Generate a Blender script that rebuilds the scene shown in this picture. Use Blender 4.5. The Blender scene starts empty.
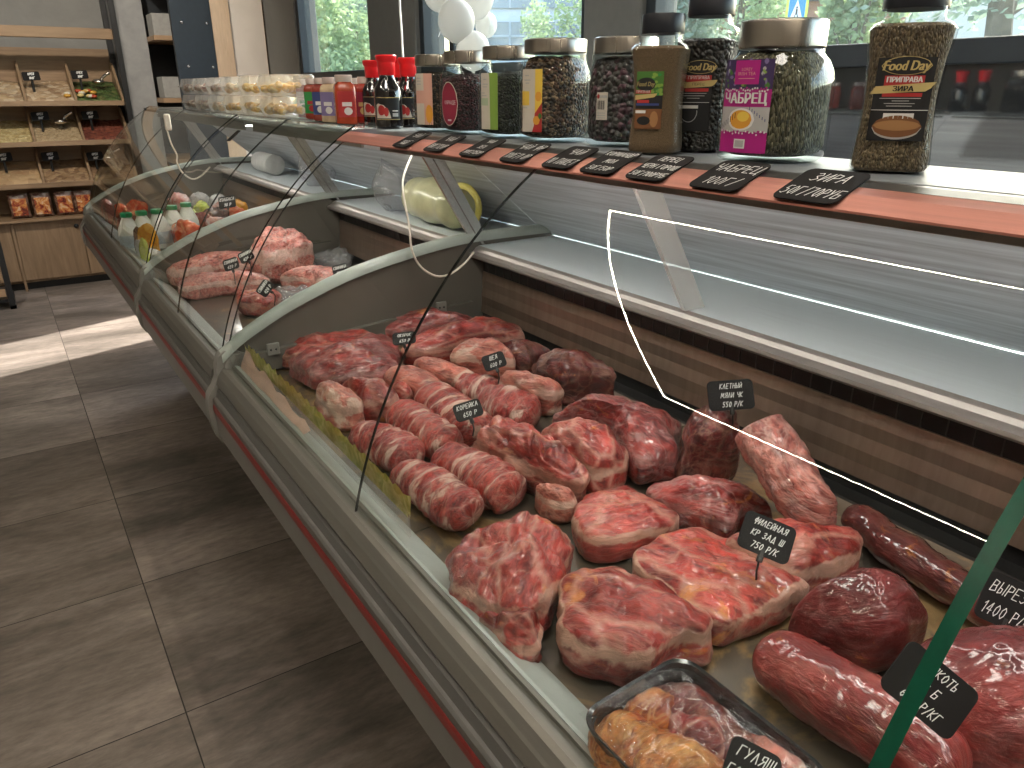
import bpy, bmesh, math, random
from mathutils import Vector, Matrix, noise
R = math.radians
SC = bpy.context.scene
COL = SC.collection
random.seed(7)

# ------------------------------------------------------------------ camera
HC, FPX = 1.343, 750.0
PITCH, YAW = R(21.4), R(33.5)
FW = Vector((math.sin(YAW)*math.cos(PITCH), math.cos(YAW)*math.cos(PITCH), -math.sin(PITCH)))
RT = Vector((math.cos(YAW), -math.sin(YAW), 0))
UP = RT.cross(FW)
CAM = Vector((0, 0, HC))
cam = bpy.data.cameras.new('camera')
cam.sensor_width = 36.0
cam.lens = FPX/1024*36.0
cam.clip_start = 0.02
cam.clip_end = 300
co = bpy.data.objects.new('camera', cam)
co.matrix_world = Matrix((( RT.x, UP.x, -FW.x, 0), (RT.y, UP.y, -FW.y, 0), (RT.z, UP.z, -FW.z, HC), (0, 0, 0, 1)))
COL.objects.link(co)
SC.camera = co

def ray(px, py):
    return FW*FPX + RT*(px-512) + UP*(384-py)
def at_z(px, py, z):
    d = ray(px, py); return CAM + d*((z-HC)/d.z)
def at_x(px, py, x):
    d = ray(px, py); return CAM + d*(x/d.x)
def at_y(px, py, y):
    d = ray(px, py); return CAM + d*(y/d.y)

# ------------------------------------------------------------------ object helpers
def world_loc(o):
    v = Vector((0, 0, 0))
    while o is not None:
        v += o.location; o = o.parent
    return v

def thing(name, label, cat, loc=(0, 0, 0), group=None):
    o = bpy.data.objects.new(name, None)
    o.empty_display_size = 0.05
    COL.objects.link(o)
    o.location = loc
    o['label'] = label; o['category'] = cat
    if group: o['group'] = group
    return o

def tag(o, label=None, cat=None, group=None, kind=None):
    if label: o['label'] = label
    if cat: o['category'] = cat
    if group: o['group'] = group
    if kind: o['kind'] = kind
    return o

def obj(name, bm, mats, parent=None, loc=None, smooth=True, angle=40):
    """bm is in world coordinates; the object keeps a local origin."""
    bmesh.ops.recalc_face_normals(bm, faces=bm.faces)
    me = bpy.data.meshes.new(name)
    base = world_loc(parent) if parent is not None else Vector(loc if loc is not None else (0, 0, 0))
    if base.length > 0:
        bmesh.ops.translate(bm, verts=bm.verts, vec=-base)
    bm.to_mesh(me); bm.free()
    for m in (mats if isinstance(mats, (list, tuple)) else [mats]):
        me.materials.append(m)
    if smooth:
        me.shade_smooth()
        try:
            me.set_sharp_from_angle(angle=R(angle))
        except Exception:
            pass
    o = bpy.data.objects.new(name, me)
    COL.objects.link(o)
    if parent is not None:
        o.parent = parent
    else:
        o.location = base
    return o

def dup(root, delta, label=None, group=None, rotz=0.0):
    c = root.copy(); COL.objects.link(c)
    c.location = root.location + Vector(delta)
    c.rotation_euler.z = root.rotation_euler.z + rotz
    if label: c['label'] = label
    if group: c['group'] = group
    for ch in [x for x in bpy.data.objects if x.parent == root]:
        d = ch.copy(); COL.objects.link(d); d.parent = c
        for g in [x for x in bpy.data.objects if x.parent == ch]:
            e = g.copy(); COL.objects.link(e); e.parent = d
    return c

# ------------------------------------------------------------------ shapes
def B(): return bmesh.new()

def box(bm, x0, x1, y0, y1, z0, z1, bev=0.0, mi=0, seg=2):
    r = bmesh.ops.create_cube(bm, size=1.0)
    vs = r['verts']
    for v in vs:
        v.co = Vector(((x0+x1)/2+v.co.x*(x1-x0), (y0+y1)/2+v.co.y*(y1-y0), (z0+z1)/2+v.co.z*(z1-z0)))
    fs = set(f for v in vs for f in v.link_faces)
    for f in fs: f.material_index = mi
    if bev > 0:
        es = list(set(e for v in vs for e in v.link_edges))
        bmesh.ops.bevel(bm, geom=es, offset=min(bev, 0.49*min(abs(x1-x0), abs(y1-y0), abs(z1-z0))), segments=seg, affect='EDGES', profile=0.5, clamp_overlap=True, material=mi)

def prism(bm, pts, y0, y1, mi=0, axis='y'):
    """closed polygon of (x,z) extruded along y (or (y,z) along x, or (x,y) along z)."""
    def mk(a, b, t):
        if axis == 'y': return (a, t, b)
        if axis == 'x': return (t, a, b)
        return (a, b, t)
    v0 = [bm.verts.new(mk(a, b, y0)) for a, b in pts]
    v1 = [bm.verts.new(mk(a, b, y1)) for a, b in pts]
    n = len(pts)
    fs = [bm.faces.new(v0), bm.faces.new(v1[::-1])]
    for i in range(n):
        fs.append(bm.faces.new((v0[i], v1[i], v1[(i+1) % n], v0[(i+1) % n])))
    for f in fs: f.material_index = mi
    return fs

def catmull(P, n, closed=False):
    P = [Vector(p) for p in P]
    m = len(P); out = []
    segs = m if closed else m-1
    # by chord length
    L = [(P[(i+1) % m]-P[i]).length for i in range(segs)]
    tot = sum(L)
    cnt = n if closed else n-1
    for k in range(n):
        d = tot*k/cnt; i = 0
        while i < segs-1 and d > L[i]:
            d -= L[i]; i += 1
        t = min(1.0, d/max(L[i], 1e-9))
        if closed:
            a, b, c, e = P[(i-1) % m], P[i], P[(i+1) % m], P[(i+2) % m]
        else:
            a, b, c, e = P[max(i-1, 0)], P[i], P[i+1], P[min(i+2, m-1)]
        out.append(0.5*((2*b)+(c-a)*t+(2*a-5*b+4*c-e)*t*t+(3*b-a-3*c+e)*t*t*t))
    return out

def tube(bm, P, rad, n=8, mi=0, cap=True):
    P = [Vector(p) for p in P]
    rings = []
    up = Vector((0, 0, 1))
    prev = None
    for i, p in enumerate(P):
        t = (P[min(i+1, len(P)-1)]-P[max(i-1, 0)]).normalized()
        if prev is None:
            a = t.cross(up)
            if a.length < 1e-3: a = t.cross(Vector((1, 0, 0)))
            a.normalize()
        else:
            a = (prev - t*prev.dot(t)).normalized()
        prev = a
        b = t.cross(a)
        r = rad[i] if isinstance(rad, (list, tuple)) else rad
        rings.append([bm.verts.new(p+(a*math.cos(2*math.pi*k/n)+b*math.sin(2*math.pi*k/n))*r) for k in range(n)])
    for i in range(len(rings)-1):
        for k in range(n):
            f = bm.faces.new((rings[i][k], rings[i][(k+1) % n], rings[i+1][(k+1) % n], rings[i+1][k])); f.material_index = mi
    if cap:
        bm.faces.new(rings[0][::-1]).material_index = mi
        bm.faces.new(rings[-1]).material_index = mi

def lathe(bm, prof, cx, cy, n=40, mi=0, sx=1.0, sy=1.0, power=2.0, rot=0.0, closed=True):
    """profile [(r,z)]; cross-section a superellipse (power 2 = round, 4 = squarish)."""
    rings = []
    ca, sa = math.cos(rot), math.sin(rot)
    for r, z in prof:
        ring = []
        for k in range(n):
            t = 2*math.pi*k/n
            c, s = math.cos(t), math.sin(t)
            q = (abs(c)**power+abs(s)**power)**(-1.0/power)
            x, y = r*q*c*sx, r*q*s*sy
            ring.append(bm.verts.new((cx+x*ca-y*sa, cy+x*sa+y*ca, z)))
        rings.append(ring)
    for i in range(len(rings)-1):
        for k in range(n):
            bm.faces.new((rings[i][k], rings[i][(k+1) % n], rings[i+1][(k+1) % n], rings[i+1][k])).material_index = mi
    if closed:
        bm.faces.new(rings[0][::-1]).material_index = mi
        bm.faces.new(rings[-1]).material_index = mi

# ------------------------------------------------------------------ materials
MATS = {}
def new_mat(name):
    m = bpy.data.materials.new(name); m.use_nodes = True
    nt = m.node_tree; nt.nodes.clear()
    out = nt.nodes.new('ShaderNodeOutputMaterial')
    return m, nt, out
def N(nt, typ, **kw):
    n = nt.nodes.new(typ)
    for k, v in kw.items():
        if k in n.inputs: n.inputs[k].default_value = v
        else: setattr(n, k, v)
    return n
def ramp(nt, fac, stops, interp='LINEAR'):
    r = nt.nodes.new('ShaderNodeValToRGB')
    r.color_ramp.interpolation = interp
    els = r.color_ramp.elements
    while len(els) < len(stops): els.new(0.5)
    for e, (p, c) in zip(els, stops):
        e.position = p; e.color = (c[0], c[1], c[2], 1)
    nt.links.new(fac, r.inputs[0])
    return r
def mixc(nt, fac, a, b, mode='MIX'):
    m = nt.nodes.new('ShaderNodeMix'); m.data_type = 'RGBA'; m.blend_type = mode
    for sock, v in ((m.inputs[0], fac), (m.inputs[6], a), (m.inputs[7], b)):
        if hasattr(v, 'node'): nt.links.new(v, sock)
        elif isinstance(v, (tuple, list)): sock.default_value = (v[0], v[1], v[2], 1)
        else: sock.default_value = v
    return m.outputs[2]
def bump(nt, h, strength=0.3, dist=0.002, normal=None):
    b = nt.nodes.new('ShaderNodeBump'); b.inputs['Strength'].default_value = strength; b.inputs['Distance'].default_value = dist
    nt.links.new(h, b.inputs['Height'])
    if normal is not None: nt.links.new(normal, b.inputs['Normal'])
    return b.outputs[0]
def bsdf(nt, out, **kw):
    p = nt.nodes.new('ShaderNodeBsdfPrincipled')
    for k, v in kw.items():
        if hasattr(v, 'node'): nt.links.new(v, p.inputs[k])
        elif isinstance(v, (tuple, list)): p.inputs[k].default_value = (v[0], v[1], v[2], 1)
        else: p.inputs[k].default_value = v
    nt.links.new(p.outputs[0], out.inputs[0])
    return p
def coords(nt, kind='Object', scale=(1, 1, 1), rand=False):
    tc = nt.nodes.new('ShaderNodeTexCoord')
    mp = nt.nodes.new('ShaderNodeMapping'); mp.inputs['Scale'].default_value = scale
    nt.links.new(tc.outputs[kind], mp.inputs[0])
    if rand:
        oi = nt.nodes.new('ShaderNodeObjectInfo')
        mu = nt.nodes.new('ShaderNodeMath'); mu.operation = 'MULTIPLY'; mu.inputs[1].default_value = 37.0
        nt.links.new(oi.outputs['Random'], mu.inputs[0])
        nt.links.new(mu.outputs[0], mp.inputs['Location'])
    return mp.outputs[0]
def noise_tex(nt, vec, scale=5, detail=4, rough=0.55, dist=0.0):
    n = nt.nodes.new('ShaderNodeTexNoise')
    n.inputs['Scale'].default_value = scale; n.inputs['Detail'].default_value = detail
    n.inputs['Roughness'].default_value = rough; n.inputs['Distortion'].default_value = dist
    nt.links.new(vec, n.inputs['Vector'])
    return n.outputs[0]

def plain(name, col, rough=0.5, metal=0.0, spec=0.5, coat=0.0, var=0.12, vscale=30, bmp=0.0, emis=None, estr=0.0):
    """procedural paint/plastic: a faint noise variation in tone and gloss."""
    if name in MATS: return MATS[name]
    m, nt, out = new_mat(name)
    v = coords(nt, 'Object')
    n = noise_tex(nt, v, vscale, 4, 0.6)
    lo = tuple(c*(1-var) for c in col); hi = tuple(min(1, c*(1+var)) for c in col)
    r = ramp(nt, n, [(0.3, lo), (0.7, hi)])
    kw = {'Base Color': r.outputs[0], 'Roughness': rough, 'Metallic': metal, 'Specular IOR Level': spec, 'Coat Weight': coat}
    if bmp > 0: kw['Normal'] = bump(nt, noise_tex(nt, v, vscale*6, 3), bmp, 0.001)
    if emis:
        kw['Emission Color'] = emis; kw['Emission Strength'] = estr
    bsdf(nt, out, **kw)
    MATS[name] = m
    return m

def brushed(name, col, rough=0.3, axis=1, streak=60, var=0.25, bmp=0.05, metal=1.0):
    if name in MATS: return MATS[name]
    m, nt, out = new_mat(name)
    sc = [streak, streak, streak]; sc[axis] = streak*0.03
    v = coords(nt, 'Object', tuple(sc))
    n = noise_tex(nt, v, 4, 5, 0.65)
    r = ramp(nt, n, [(0.25, tuple(c*(1-var) for c in col)), (0.75, tuple(min(1, c*(1+var)) for c in col))])
    rr = nt.nodes.new('ShaderNodeMapRange'); rr.inputs[3].default_value = rough*0.75; rr.inputs[4].default_value = rough*1.3
    nt.links.new(n, rr.inputs[0])
    bsdf(nt, out, **{'Base Color': r.outputs[0], 'Roughness': rr.outputs[0], 'Metallic': metal, 'Normal': bump(nt, n, bmp, 0.001)})
    MATS[name] = m
    return m

def glassy(name, tint=(1, 1, 1), ior=1.5, rough=0.0, haze=0.0, hazecol=(1, 1, 1), wr=0.0):
    """thin clear sheet: straight-through view tinted, mirror by Fresnel on the outer side of each face."""
    if name in MATS: return MATS[name]
    m, nt, out = new_mat(name)
    tr = N(nt, 'ShaderNodeBsdfTransparent'); tr.inputs[0].default_value = (*tint, 1)
    gl = N(nt, 'ShaderNodeBsdfGlossy'); gl.inputs['Roughness'].default_value = rough
    fr = N(nt, 'ShaderNodeFresnel'); fr.inputs['IOR'].default_value = ior
    geo = N(nt, 'ShaderNodeNewGeometry')
    inv = N(nt, 'ShaderNodeMath', operation='SUBTRACT'); inv.inputs[0].default_value = 1.0
    nt.links.new(geo.outputs['Backfacing'], inv.inputs[1])
    mu = N(nt, 'ShaderNodeMath', operation='MULTIPLY')
    nt.links.new(fr.outputs[0], mu.inputs[0]); nt.links.new(inv.outputs[0], mu.inputs[1])
    base = tr.outputs[0]
    if wr > 0:
        v = coords(nt, 'Object', rand=True)
        h = noise_tex(nt, v, 45, 5, 0.6, 1.5)
        b = bump(nt, h, wr, 0.004)
        nt.links.new(b, gl.inputs['Normal']); nt.links.new(b, fr.inputs['Normal'])
    if haze > 0:
        df = N(nt, 'ShaderNodeBsdfDiffuse'); df.inputs[0].default_value = (*hazecol, 1)
        mh = N(nt, 'ShaderNodeMixShader'); mh.inputs[0].default_value = haze
        nt.links.new(base, mh.inputs[1]); nt.links.new(df.outputs[0], mh.inputs[2]); base = mh.outputs[0]
    mx = N(nt, 'ShaderNodeMixShader')
    nt.links.new(mu.outputs[0], mx.inputs[0]); nt.links.new(base, mx.inputs[1]); nt.links.new(gl.outputs[0], mx.inputs[2])
    nt.links.new(mx.outputs[0], out.inputs[0])
    MATS[name] = m
    return m

def emit(name, col, strength):
    if name in MATS: return MATS[name]
    m, nt, out = new_mat(name)
    e = N(nt, 'ShaderNodeEmission'); e.inputs[0].default_value = (*col, 1); e.inputs[1].default_value = strength
    nt.links.new(e.outputs[0], out.inputs[0])
    MATS[name] = m
    return m

def wood(name, a, b, axis=2, scale=14, rough=0.5):
    if name in MATS: return MATS[name]
    m, nt, out = new_mat(name)
    sc = [scale, scale, scale]; sc[axis] = scale*0.12
    v = coords(nt, 'Object', tuple(sc), rand=True)
    n = noise_tex(nt, v, 1.2, 6, 0.6, 0.8)
    n2 = noise_tex(nt, v, 7, 4, 0.6)
    r = ramp(nt, n, [(0.3, a), (0.55, b), (0.75, tuple(0.7*x+0.3*y for x, y in zip(a, b)))])
    c = mixc(nt, 0.25, r.outputs[0], ramp(nt, n2, [(0.3, tuple(x*0.6 for x in a)), (0.7, b)]).outputs[0])
    bsdf(nt, out, **{'Base Color': c, 'Roughness': rough, 'Normal': bump(nt, n2, 0.1, 0.001)})
    MATS[name] = m
    return m

def grains(name, cols, scale=60, rough=0.6, bmp=1.0, stretch=(1, 1, 1), dist=0.006, bright=(0.55, 1.2)):
    """loose product such as tea, seeds or nuts: small cells each of its own tone."""
    if name in MATS: return MATS[name]
    m, nt, out = new_mat(name)
    v = coords(nt, 'Object', stretch, rand=True)
    vn = noise_tex(nt, v, scale*0.5, 2)
    vo = N(nt, 'ShaderNodeTexVoronoi'); vo.inputs['Scale'].default_value = scale
    ad = N(nt, 'ShaderNodeVectorMath', operation='ADD')
    scl = N(nt, 'ShaderNodeVectorMath', operation='SCALE'); scl.inputs['Scale'].default_value = 0.6/scale
    nt.links.new(vn, scl.inputs[0]); nt.links.new(v, ad.inputs[0]); nt.links.new(scl.outputs[0], ad.inputs[1])
    nt.links.new(ad.outputs[0], vo.inputs['Vector'])
    sep = N(nt, 'ShaderNodeSeparateColor'); nt.links.new(vo.outputs['Color'], sep.inputs[0])
    k = len(cols)
    r = ramp(nt, sep.outputs[0], [((i+0.5)/k, c) for i, c in enumerate(cols)])
    iv = N(nt, 'ShaderNodeMath', operation='SUBTRACT'); iv.inputs[0].default_value = 1.0
    nt.links.new(vo.outputs['Distance'], iv.inputs[1])
    bsdf(nt, out, **{'Base Color': r.outputs[0], 'Roughness': rough, 'Normal': bump(nt, iv.outputs[0], bmp, dist)})
    MATS[name] = m
    return m

# ------------------------------------------------------------------ lettering
def font_polys(s, size=1.0):
    """printed text as (verts2d, faces) in its own frame, centred; height about size."""
    c = bpy.data.curves.new('lettering', 'FONT'); c.body = s; c.size = size; c.resolution_u = 3
    c.align_x = 'CENTER'; c.align_y = 'CENTER'
    o = bpy.data.objects.new('lettering', c); COL.objects.link(o)
    dg = bpy.context.evaluated_depsgraph_get()
    me = bpy.data.meshes.new_from_object(o.evaluated_get(dg))
    V = [(v.co.x, v.co.y) for v in me.vertices]; F = [tuple(p.vertices) for p in me.polygons]
    bpy.data.objects.remove(o); bpy.data.curves.remove(c); bpy.data.meshes.remove(me)
    return V, F

ST = {  # stroke alphabet for chalk-pen handwriting
 'А': '0,0 .3,1 .6,0|.1,.35 .5,.35', 'Б': '.55,1 0,1 0,0 .5,.05 .5,.5 0,.5', 'В': '0,0 0,1 .45,.9 .4,.55 0,.5|.4,.55 .5,.1 0,0', 'Г': '0,0 0,1 .5,1',
 'Д': '.05,-.15 .05,0 .3,1 .55,0 .6,-.15|.05,0 .55,0', 'Е': '.5,1 0,1 0,0 .5,0|0,.5 .4,.5', 'З': '0,.9 .3,1 .45,.75 .15,.55 .5,.25 .2,0 0,.1',
 'И': '0,1 0,0 .5,1 .5,0', 'Й': '0,.85 0,0 .5,.85 .5,0|.12,1.1 .25,1 .38,1.1', 'К': '0,0 0,1|.5,1 0,.5 .5,0', 'Л': '0,0 .25,1 .5,0', 'М': '0,0 .1,1 .35,.3 .6,1 .7,0',
 'Н': '0,0 0,1|.5,0 .5,1|0,.5 .5,.5', 'О': '.25,1 .03,.7 .05,.25 .3,0 .52,.35 .5,.75 .25,1', 'П': '0,0 0,1 .5,1 .5,0', 'Р': '0,0 0,1 .45,.9 .45,.55 0,.45',
 'С': '.5,.9 .25,1 .03,.6 .15,.05 .5,.1', 'Т': '0,1 .55,1|.28,1 .28,0', 'У': '0,1 .25,.45|.5,1 .1,0', 'Ф': '.3,-.1 .3,1.1|.3,.85 .05,.75 .05,.4 .3,.3 .55,.4 .55,.75 .3,.85',
 'Х': '0,0 .5,1|0,1 .5,0', 'Ц': '0,1 0,0 .5,0 .5,1|.5,0 .6,0 .6,-.2', 'Ч': '0,1 .05,.55 .45,.5|.45,1 .45,0', 'Ш': '0,1 0,0 .6,0 .6,1|.3,0 .3,1', 'Ы': '0,1 0,0 .3,.1 .28,.45 0,.5|.55,0 .55,1',
 'Ь': '0,1 0,0 .4,.1 .38,.45 0,.5', 'Ю': '0,0 0,1|0,.5 .2,.5|.45,1 .22,.7 .25,.2 .5,0 .68,.4 .65,.8 .45,1', 'Я': '.5,0 .5,1 .1,.95 .08,.6 .5,.5|.3,.5 0,0',
 '0': '.25,1 .05,.7 .05,.25 .25,0 .45,.3 .45,.75 .25,1', '1': '.05,.75 .25,1 .25,0', '2': '0,.8 .2,1 .45,.8 0,0 .5,0', '4': '.35,0 .35,1 0,.35 .5,.35', '5': '.5,1 .1,1 .05,.6 .35,.6 .45,.25 .2,0 0,.1',
 '6': '.4,1 .1,.6 .05,.2 .25,0 .45,.2 .35,.5 .08,.4', '7': '0,1 .5,1 .15,0', '9': '.45,.6 .2,.5 .05,.75 .25,1 .45,.8 .4,.3 .2,0', '/': '0,-.1 .4,1.1', '.': '0,0 .06,.05', '-': '0,.5 .4,.5', ' ': '',
}
def strokes(s, h, slant=0.25):
    out = []; x = 0.0
    for ch in s:
        g = ST.get(ch, '')
        w = 0.0
        for pl in g.split('|') if g else []:
            pts = []
            for q in pl.split():
                a, b = q.split(','); a = float(a); b = float(b); w = max(w, a)
                pts.append(((x+a*0.85+slant*b)*h, b*h))
            out.append(pts)
        x += (w*0.85 if g else 0.3)+0.22
    return out, (x-0.22)*h

def write_on(bm, lines, M, w, h, pen=0.0006, size=None, lift=0.0006, margin=0.88):
    """handwritten lines on a w x h plate in the frame M (x right, y up, z out)."""
    n = len(lines)
    lh = h*0.92/n
    for i, s in enumerate(lines):
        hh = (size or lh*0.54)
        P, tw = strokes(s, hh)
        k = min(1.0, w*margin/max(tw, 1e-6))
        cx = -tw*k/2; cy = h*0.46-lh*(i+1)+lh*0.22
        for pl in P:
            pts = [M @ Vector((cx+a*k, cy+b, lift)) for a, b in pl]
            for a, b in zip(pts[:-1], pts[1:]):
                d = (b-a)
                if d.length < 1e-6: continue
                nz = (M.to_3x3() @ Vector((0, 0, 1))).normalized()
                s_ = d.cross(nz).normalized()*pen; e = d.normalized()*pen*0.6
                vs = [bm.verts.new(q) for q in (a-e-s_, a-e+s_, b+e+s_, b+e-s_)]
                bm.faces.new(vs)

def rrect(w, h, r, n=5):
    pts = []
    for cx, cy, a0 in ((w/2-r, h/2-r, 0), (-w/2+r, h/2-r, 90), (-w/2+r, -h/2+r, 180), (w/2-r, -h/2+r, 270)):
        for k in range(n):
            a = R(a0+90*k/(n-1)); pts.append((cx+r*math.cos(a), cy+r*math.sin(a)))
    return pts

def plate(bm, M, w, h, t, r=0.006, mi=0):
    P = rrect(w, h, r)
    f = [bm.verts.new(M @ Vector((a, b, 0))) for a, b in P]; k = [bm.verts.new(M @ Vector((a, b, -t))) for a, b in P]
    bm.faces.new(f).material_index = mi; bm.faces.new(k[::-1]).material_index = mi
    n = len(P)
    for i in range(n): bm.faces.new((f[i], k[i], k[(i+1) % n], f[(i+1) % n])).material_index = mi

def frame_from(origin, xdir, ydir):
    x = Vector(xdir).normalized(); y = Vector(ydir); y = (y-x*y.dot(x)).normalized(); z = x.cross(y)
    M = Matrix(((x.x, y.x, z.x, origin[0]), (x.y, y.y, z.y, origin[1]), (x.z, y.z, z.z, origin[2]), (0, 0, 0, 1)))
    return M
# ------------------------------------------------------------------ light levels
EXPOSURE = 0.7
SKY = 0.8
SUN = 9.0
LEDSTR = 120.0
PANELSTR = 11.0
CASELED = 15.0
PANELS = [(0.0, 0.2, 'unseen key light added above the front of the counter near the camera')]  # unseen light added to give broad highlights on the meat film
# ------------------------------------------------------------------ world, sun
SC.view_settings.view_transform = 'Standard'
SC.view_settings.look = 'None'
SC.view_settings.gamma = 1.0
SC.view_settings.use_curve_mapping = False
SC.view_settings.exposure = EXPOSURE
SC.cycles.transparent_max_bounces = 40
SC.cycles.max_bounces = 10
SC.cycles.caustics_reflective = False
SC.cycles.caustics_refractive = False
SC.cycles.sample_clamp_indirect = 6.0
w = bpy.data.worlds.new('sky'); SC.world = w; w.use_nodes = True
nt = w.node_tree; nt.nodes.clear()
wo = nt.nodes.new('ShaderNodeOutputWorld'); bg = nt.nodes.new('ShaderNodeBackground')
sky = nt.nodes.new('ShaderNodeTexSky'); sky.sky_type = 'NISHITA'; sky.sun_disc = False
sky.sun_elevation = R(30); sky.sun_rotation = R(72); sky.air_density = 1.2; sky.dust_density = 2.0
nt.links.new(sky.outputs[0], bg.inputs[0]); bg.inputs[1].default_value = SKY
nt.links.new(bg.outputs[0], wo.inputs[0])
sd = bpy.data.lights.new('sun', 'SUN'); sd.energy = SUN; sd.angle = R(0.6); sd.color = (1.0, 0.95, 0.86)
so = bpy.data.objects.new('sun', sd); COL.objects.link(so)
SUN_DIR = Vector((-0.95*math.cos(R(30)), -0.31*math.cos(R(30)), -math.sin(R(30)))).normalized()
so.rotation_euler = SUN_DIR.to_track_quat('-Z', 'Y').to_euler()
so.location = (6, 2, 5)

# ------------------------------------------------------------------ shell materials
def floor_mat():
    m, nt, out = new_mat('vinyl_tile_floor')
    tc = nt.nodes.new('ShaderNodeTexCoord')
    mp = nt.nodes.new('ShaderNodeMapping'); mp.inputs['Location'].default_value = (-0.11+1.17*4, -1.535+0.585*10, 0)
    nt.links.new(tc.outputs['Object'], mp.inputs[0])
    br = nt.nodes.new('ShaderNodeTexBrick'); br.offset = 0.0
    br.inputs['Scale'].default_value = 1.0; br.inputs['Brick Width'].default_value = 1.17; br.inputs['Row Height'].default_value = 0.585
    br.inputs['Mortar Size'].default_value = 0.0018; br.inputs['Mortar Smooth'].default_value = 0.3
    br.inputs['Color1'].default_value = (0.3, 0.3, 0.3, 1); br.inputs['Color2'].default_value = (0.75, 0.75, 0.75, 1); br.inputs['Mortar'].default_value = (0, 0, 0, 1)
    nt.links.new(mp.outputs[0], br.inputs['Vector'])
    # tile-wise shift of the stone print
    sh = N(nt, 'ShaderNodeVectorMath', operation='SCALE'); sh.inputs['Scale'].default_value = 9.0
    nt.links.new(br.outputs['Color'], sh.inputs[0])
    st = nt.nodes.new('ShaderNodeMapping'); st.inputs['Scale'].default_value = (0.8, 2.2, 1)
    nt.links.new(tc.outputs['Object'], st.inputs[0])
    ad = N(nt, 'ShaderNodeVectorMath', operation='ADD'); nt.links.new(st.outputs[0], ad.inputs[0]); nt.links.new(sh.outputs[0], ad.inputs[1])
    n1 = noise_tex(nt, ad.outputs[0], 1.5, 7, 0.62, 0.4)
    n2 = noise_tex(nt, ad.outputs[0], 22, 6, 0.7)
    base = ramp(nt, n1, [(0.34, (0.13, 0.115, 0.10)), (0.5, (0.26, 0.225, 0.20)), (0.66, (0.40, 0.345, 0.31))])
    c = mixc(nt, 0.55, base.outputs[0], ramp(nt, n2, [(0.3, (0.45, 0.45, 0.45)), (0.68, (1.35, 1.3, 1.25))]).outputs[0], 'MULTIPLY')
    c = mixc(nt, br.outputs['Fac'], c, (0.03, 0.027, 0.024))
    bsdf(nt, out, **{'Base Color': c, 'Roughness': 0.42, 'Specular IOR Level': 0.35, 'Normal': bump(nt, n2, 0.12, 0.001)})
    return m
M_FLOOR = floor_mat()
def concrete(name, a, b, sc=3.0):
    m, nt, out = new_mat(name)
    v = coords(nt, 'Object')
    n = noise_tex(nt, v, sc, 7, 0.6, 0.3); n2 = noise_tex(nt, v, sc*30, 3)
    r = ramp(nt, n, [(0.3, a), (0.7, b)])
    bsdf(nt, out, **{'Base Color': r.outputs[0], 'Roughness': 0.8, 'Normal': bump(nt, n2, 0.15, 0.001)})
    return m
M_GREYWALL = concrete('grey_plaster', (0.21, 0.21, 0.205), (0.3, 0.3, 0.29))
M_SLAB = concrete('grey_concrete_column', (0.26, 0.265, 0.27), (0.36, 0.365, 0.37), 8)
M_OFFWHITE = concrete('off_white_plaster', (0.74, 0.67, 0.60), (0.84, 0.77, 0.70))
M_TAN = wood('tan_wood_board', (0.62, 0.44, 0.29), (0.74, 0.55, 0.38), axis=2)
M_CEIL = concrete('ceiling_paint', (0.20, 0.20, 0.20), (0.24, 0.24, 0.24))
M_FRAME = plain('grey_window_frame', (0.125, 0.13, 0.125), 0.45, var=0.06)
M_FRAMEDK = plain('dark_blue_frame', (0.02, 0.028, 0.036), 0.4, var=0.1)
M_BLUEBOARD = plain('dark_blue_board', (0.018, 0.026, 0.036), 0.5, var=0.1)
M_PANEL = plain('dark_gloss_panel', (0.022, 0.026, 0.03), 0.04, spec=0.9, coat=0.6, var=0.05)
M_SIDEWALL = concrete('cream_wall', (0.26, 0.245, 0.225), (0.32, 0.30, 0.275))
M_WGLASS = glassy('window_glass', (0.92, 0.96, 0.96), 1.45, haze=0.10, hazecol=(0.8, 0.9, 0.9))

def structure(name, bm, m, label=None, **kw):
    o = obj(name, bm, m, **kw); o['kind'] = 'structure'
    if label: o['label'] = label
    return o
XW = 1.72
b = B(); box(b, -3.3, 6.0, -2.6, 7.2, -0.08, 0.0); structure('floor', b, M_FLOOR, 'grey brown stone-look vinyl tile floor', smooth=False)
b = B(); box(b, -3.3, 1.9, -2.6, 7.2, 2.951, 3.05); structure('ceiling', b, M_CEIL, smooth=False)
b = B(); box(b, -3.4, -3.3, -2.6, 7.2, 0, 3.0); structure('wall_left', b, M_SIDEWALL, smooth=False)
b = B(); box(b, -3.3, 1.9, -2.7, -2.6, 0, 3.0); structure('wall_back', b, M_SIDEWALL, smooth=False)
b = B(); box(b, -3.3, 1.5, 6.75, 6.85, 0, 3.0); structure('wall_far', b, M_GREYWALL, 'grey plaster wall behind the nut rack', smooth=False)
# window wall: dark glossy lower panel, grey pillars, grey frames, panes
ZS = 1.443
YWIN = [(5.02, 5.62), (3.86, 4.98), (2.13, 3.34), (-2.2, 1.86)]
b = B(); box(b, XW, XW+0.12, -2.6, 3.34, 0.0, ZS-0.05); structure('wall_right', b, M_PANEL, 'dark glossy panel below the window', smooth=False)
b = B(); box(b, XW, XW+0.12, 3.34, 4.98, 0.0, ZS-0.05); box(b, XW, XW+0.12, 5.62, 6.85, 0, 3.0); structure('wall_right_end', b, M_FRAMEDK, smooth=False)
b = B(); box(b, XW, XW+0.12, -2.6, 5.62, 2.62, 3.0); structure('wall_right_top', b, M_FRAME, smooth=False)
for k, (a, c) in enumerate([(3.34, 3.86), (1.86, 2.13)]):
    b = B(); box(b, XW-0.03, XW+0.12, a, c, 0, 2.95, 0.004); structure('pillar_%d' % (k+1), b, M_FRAME, smooth=False)
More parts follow.
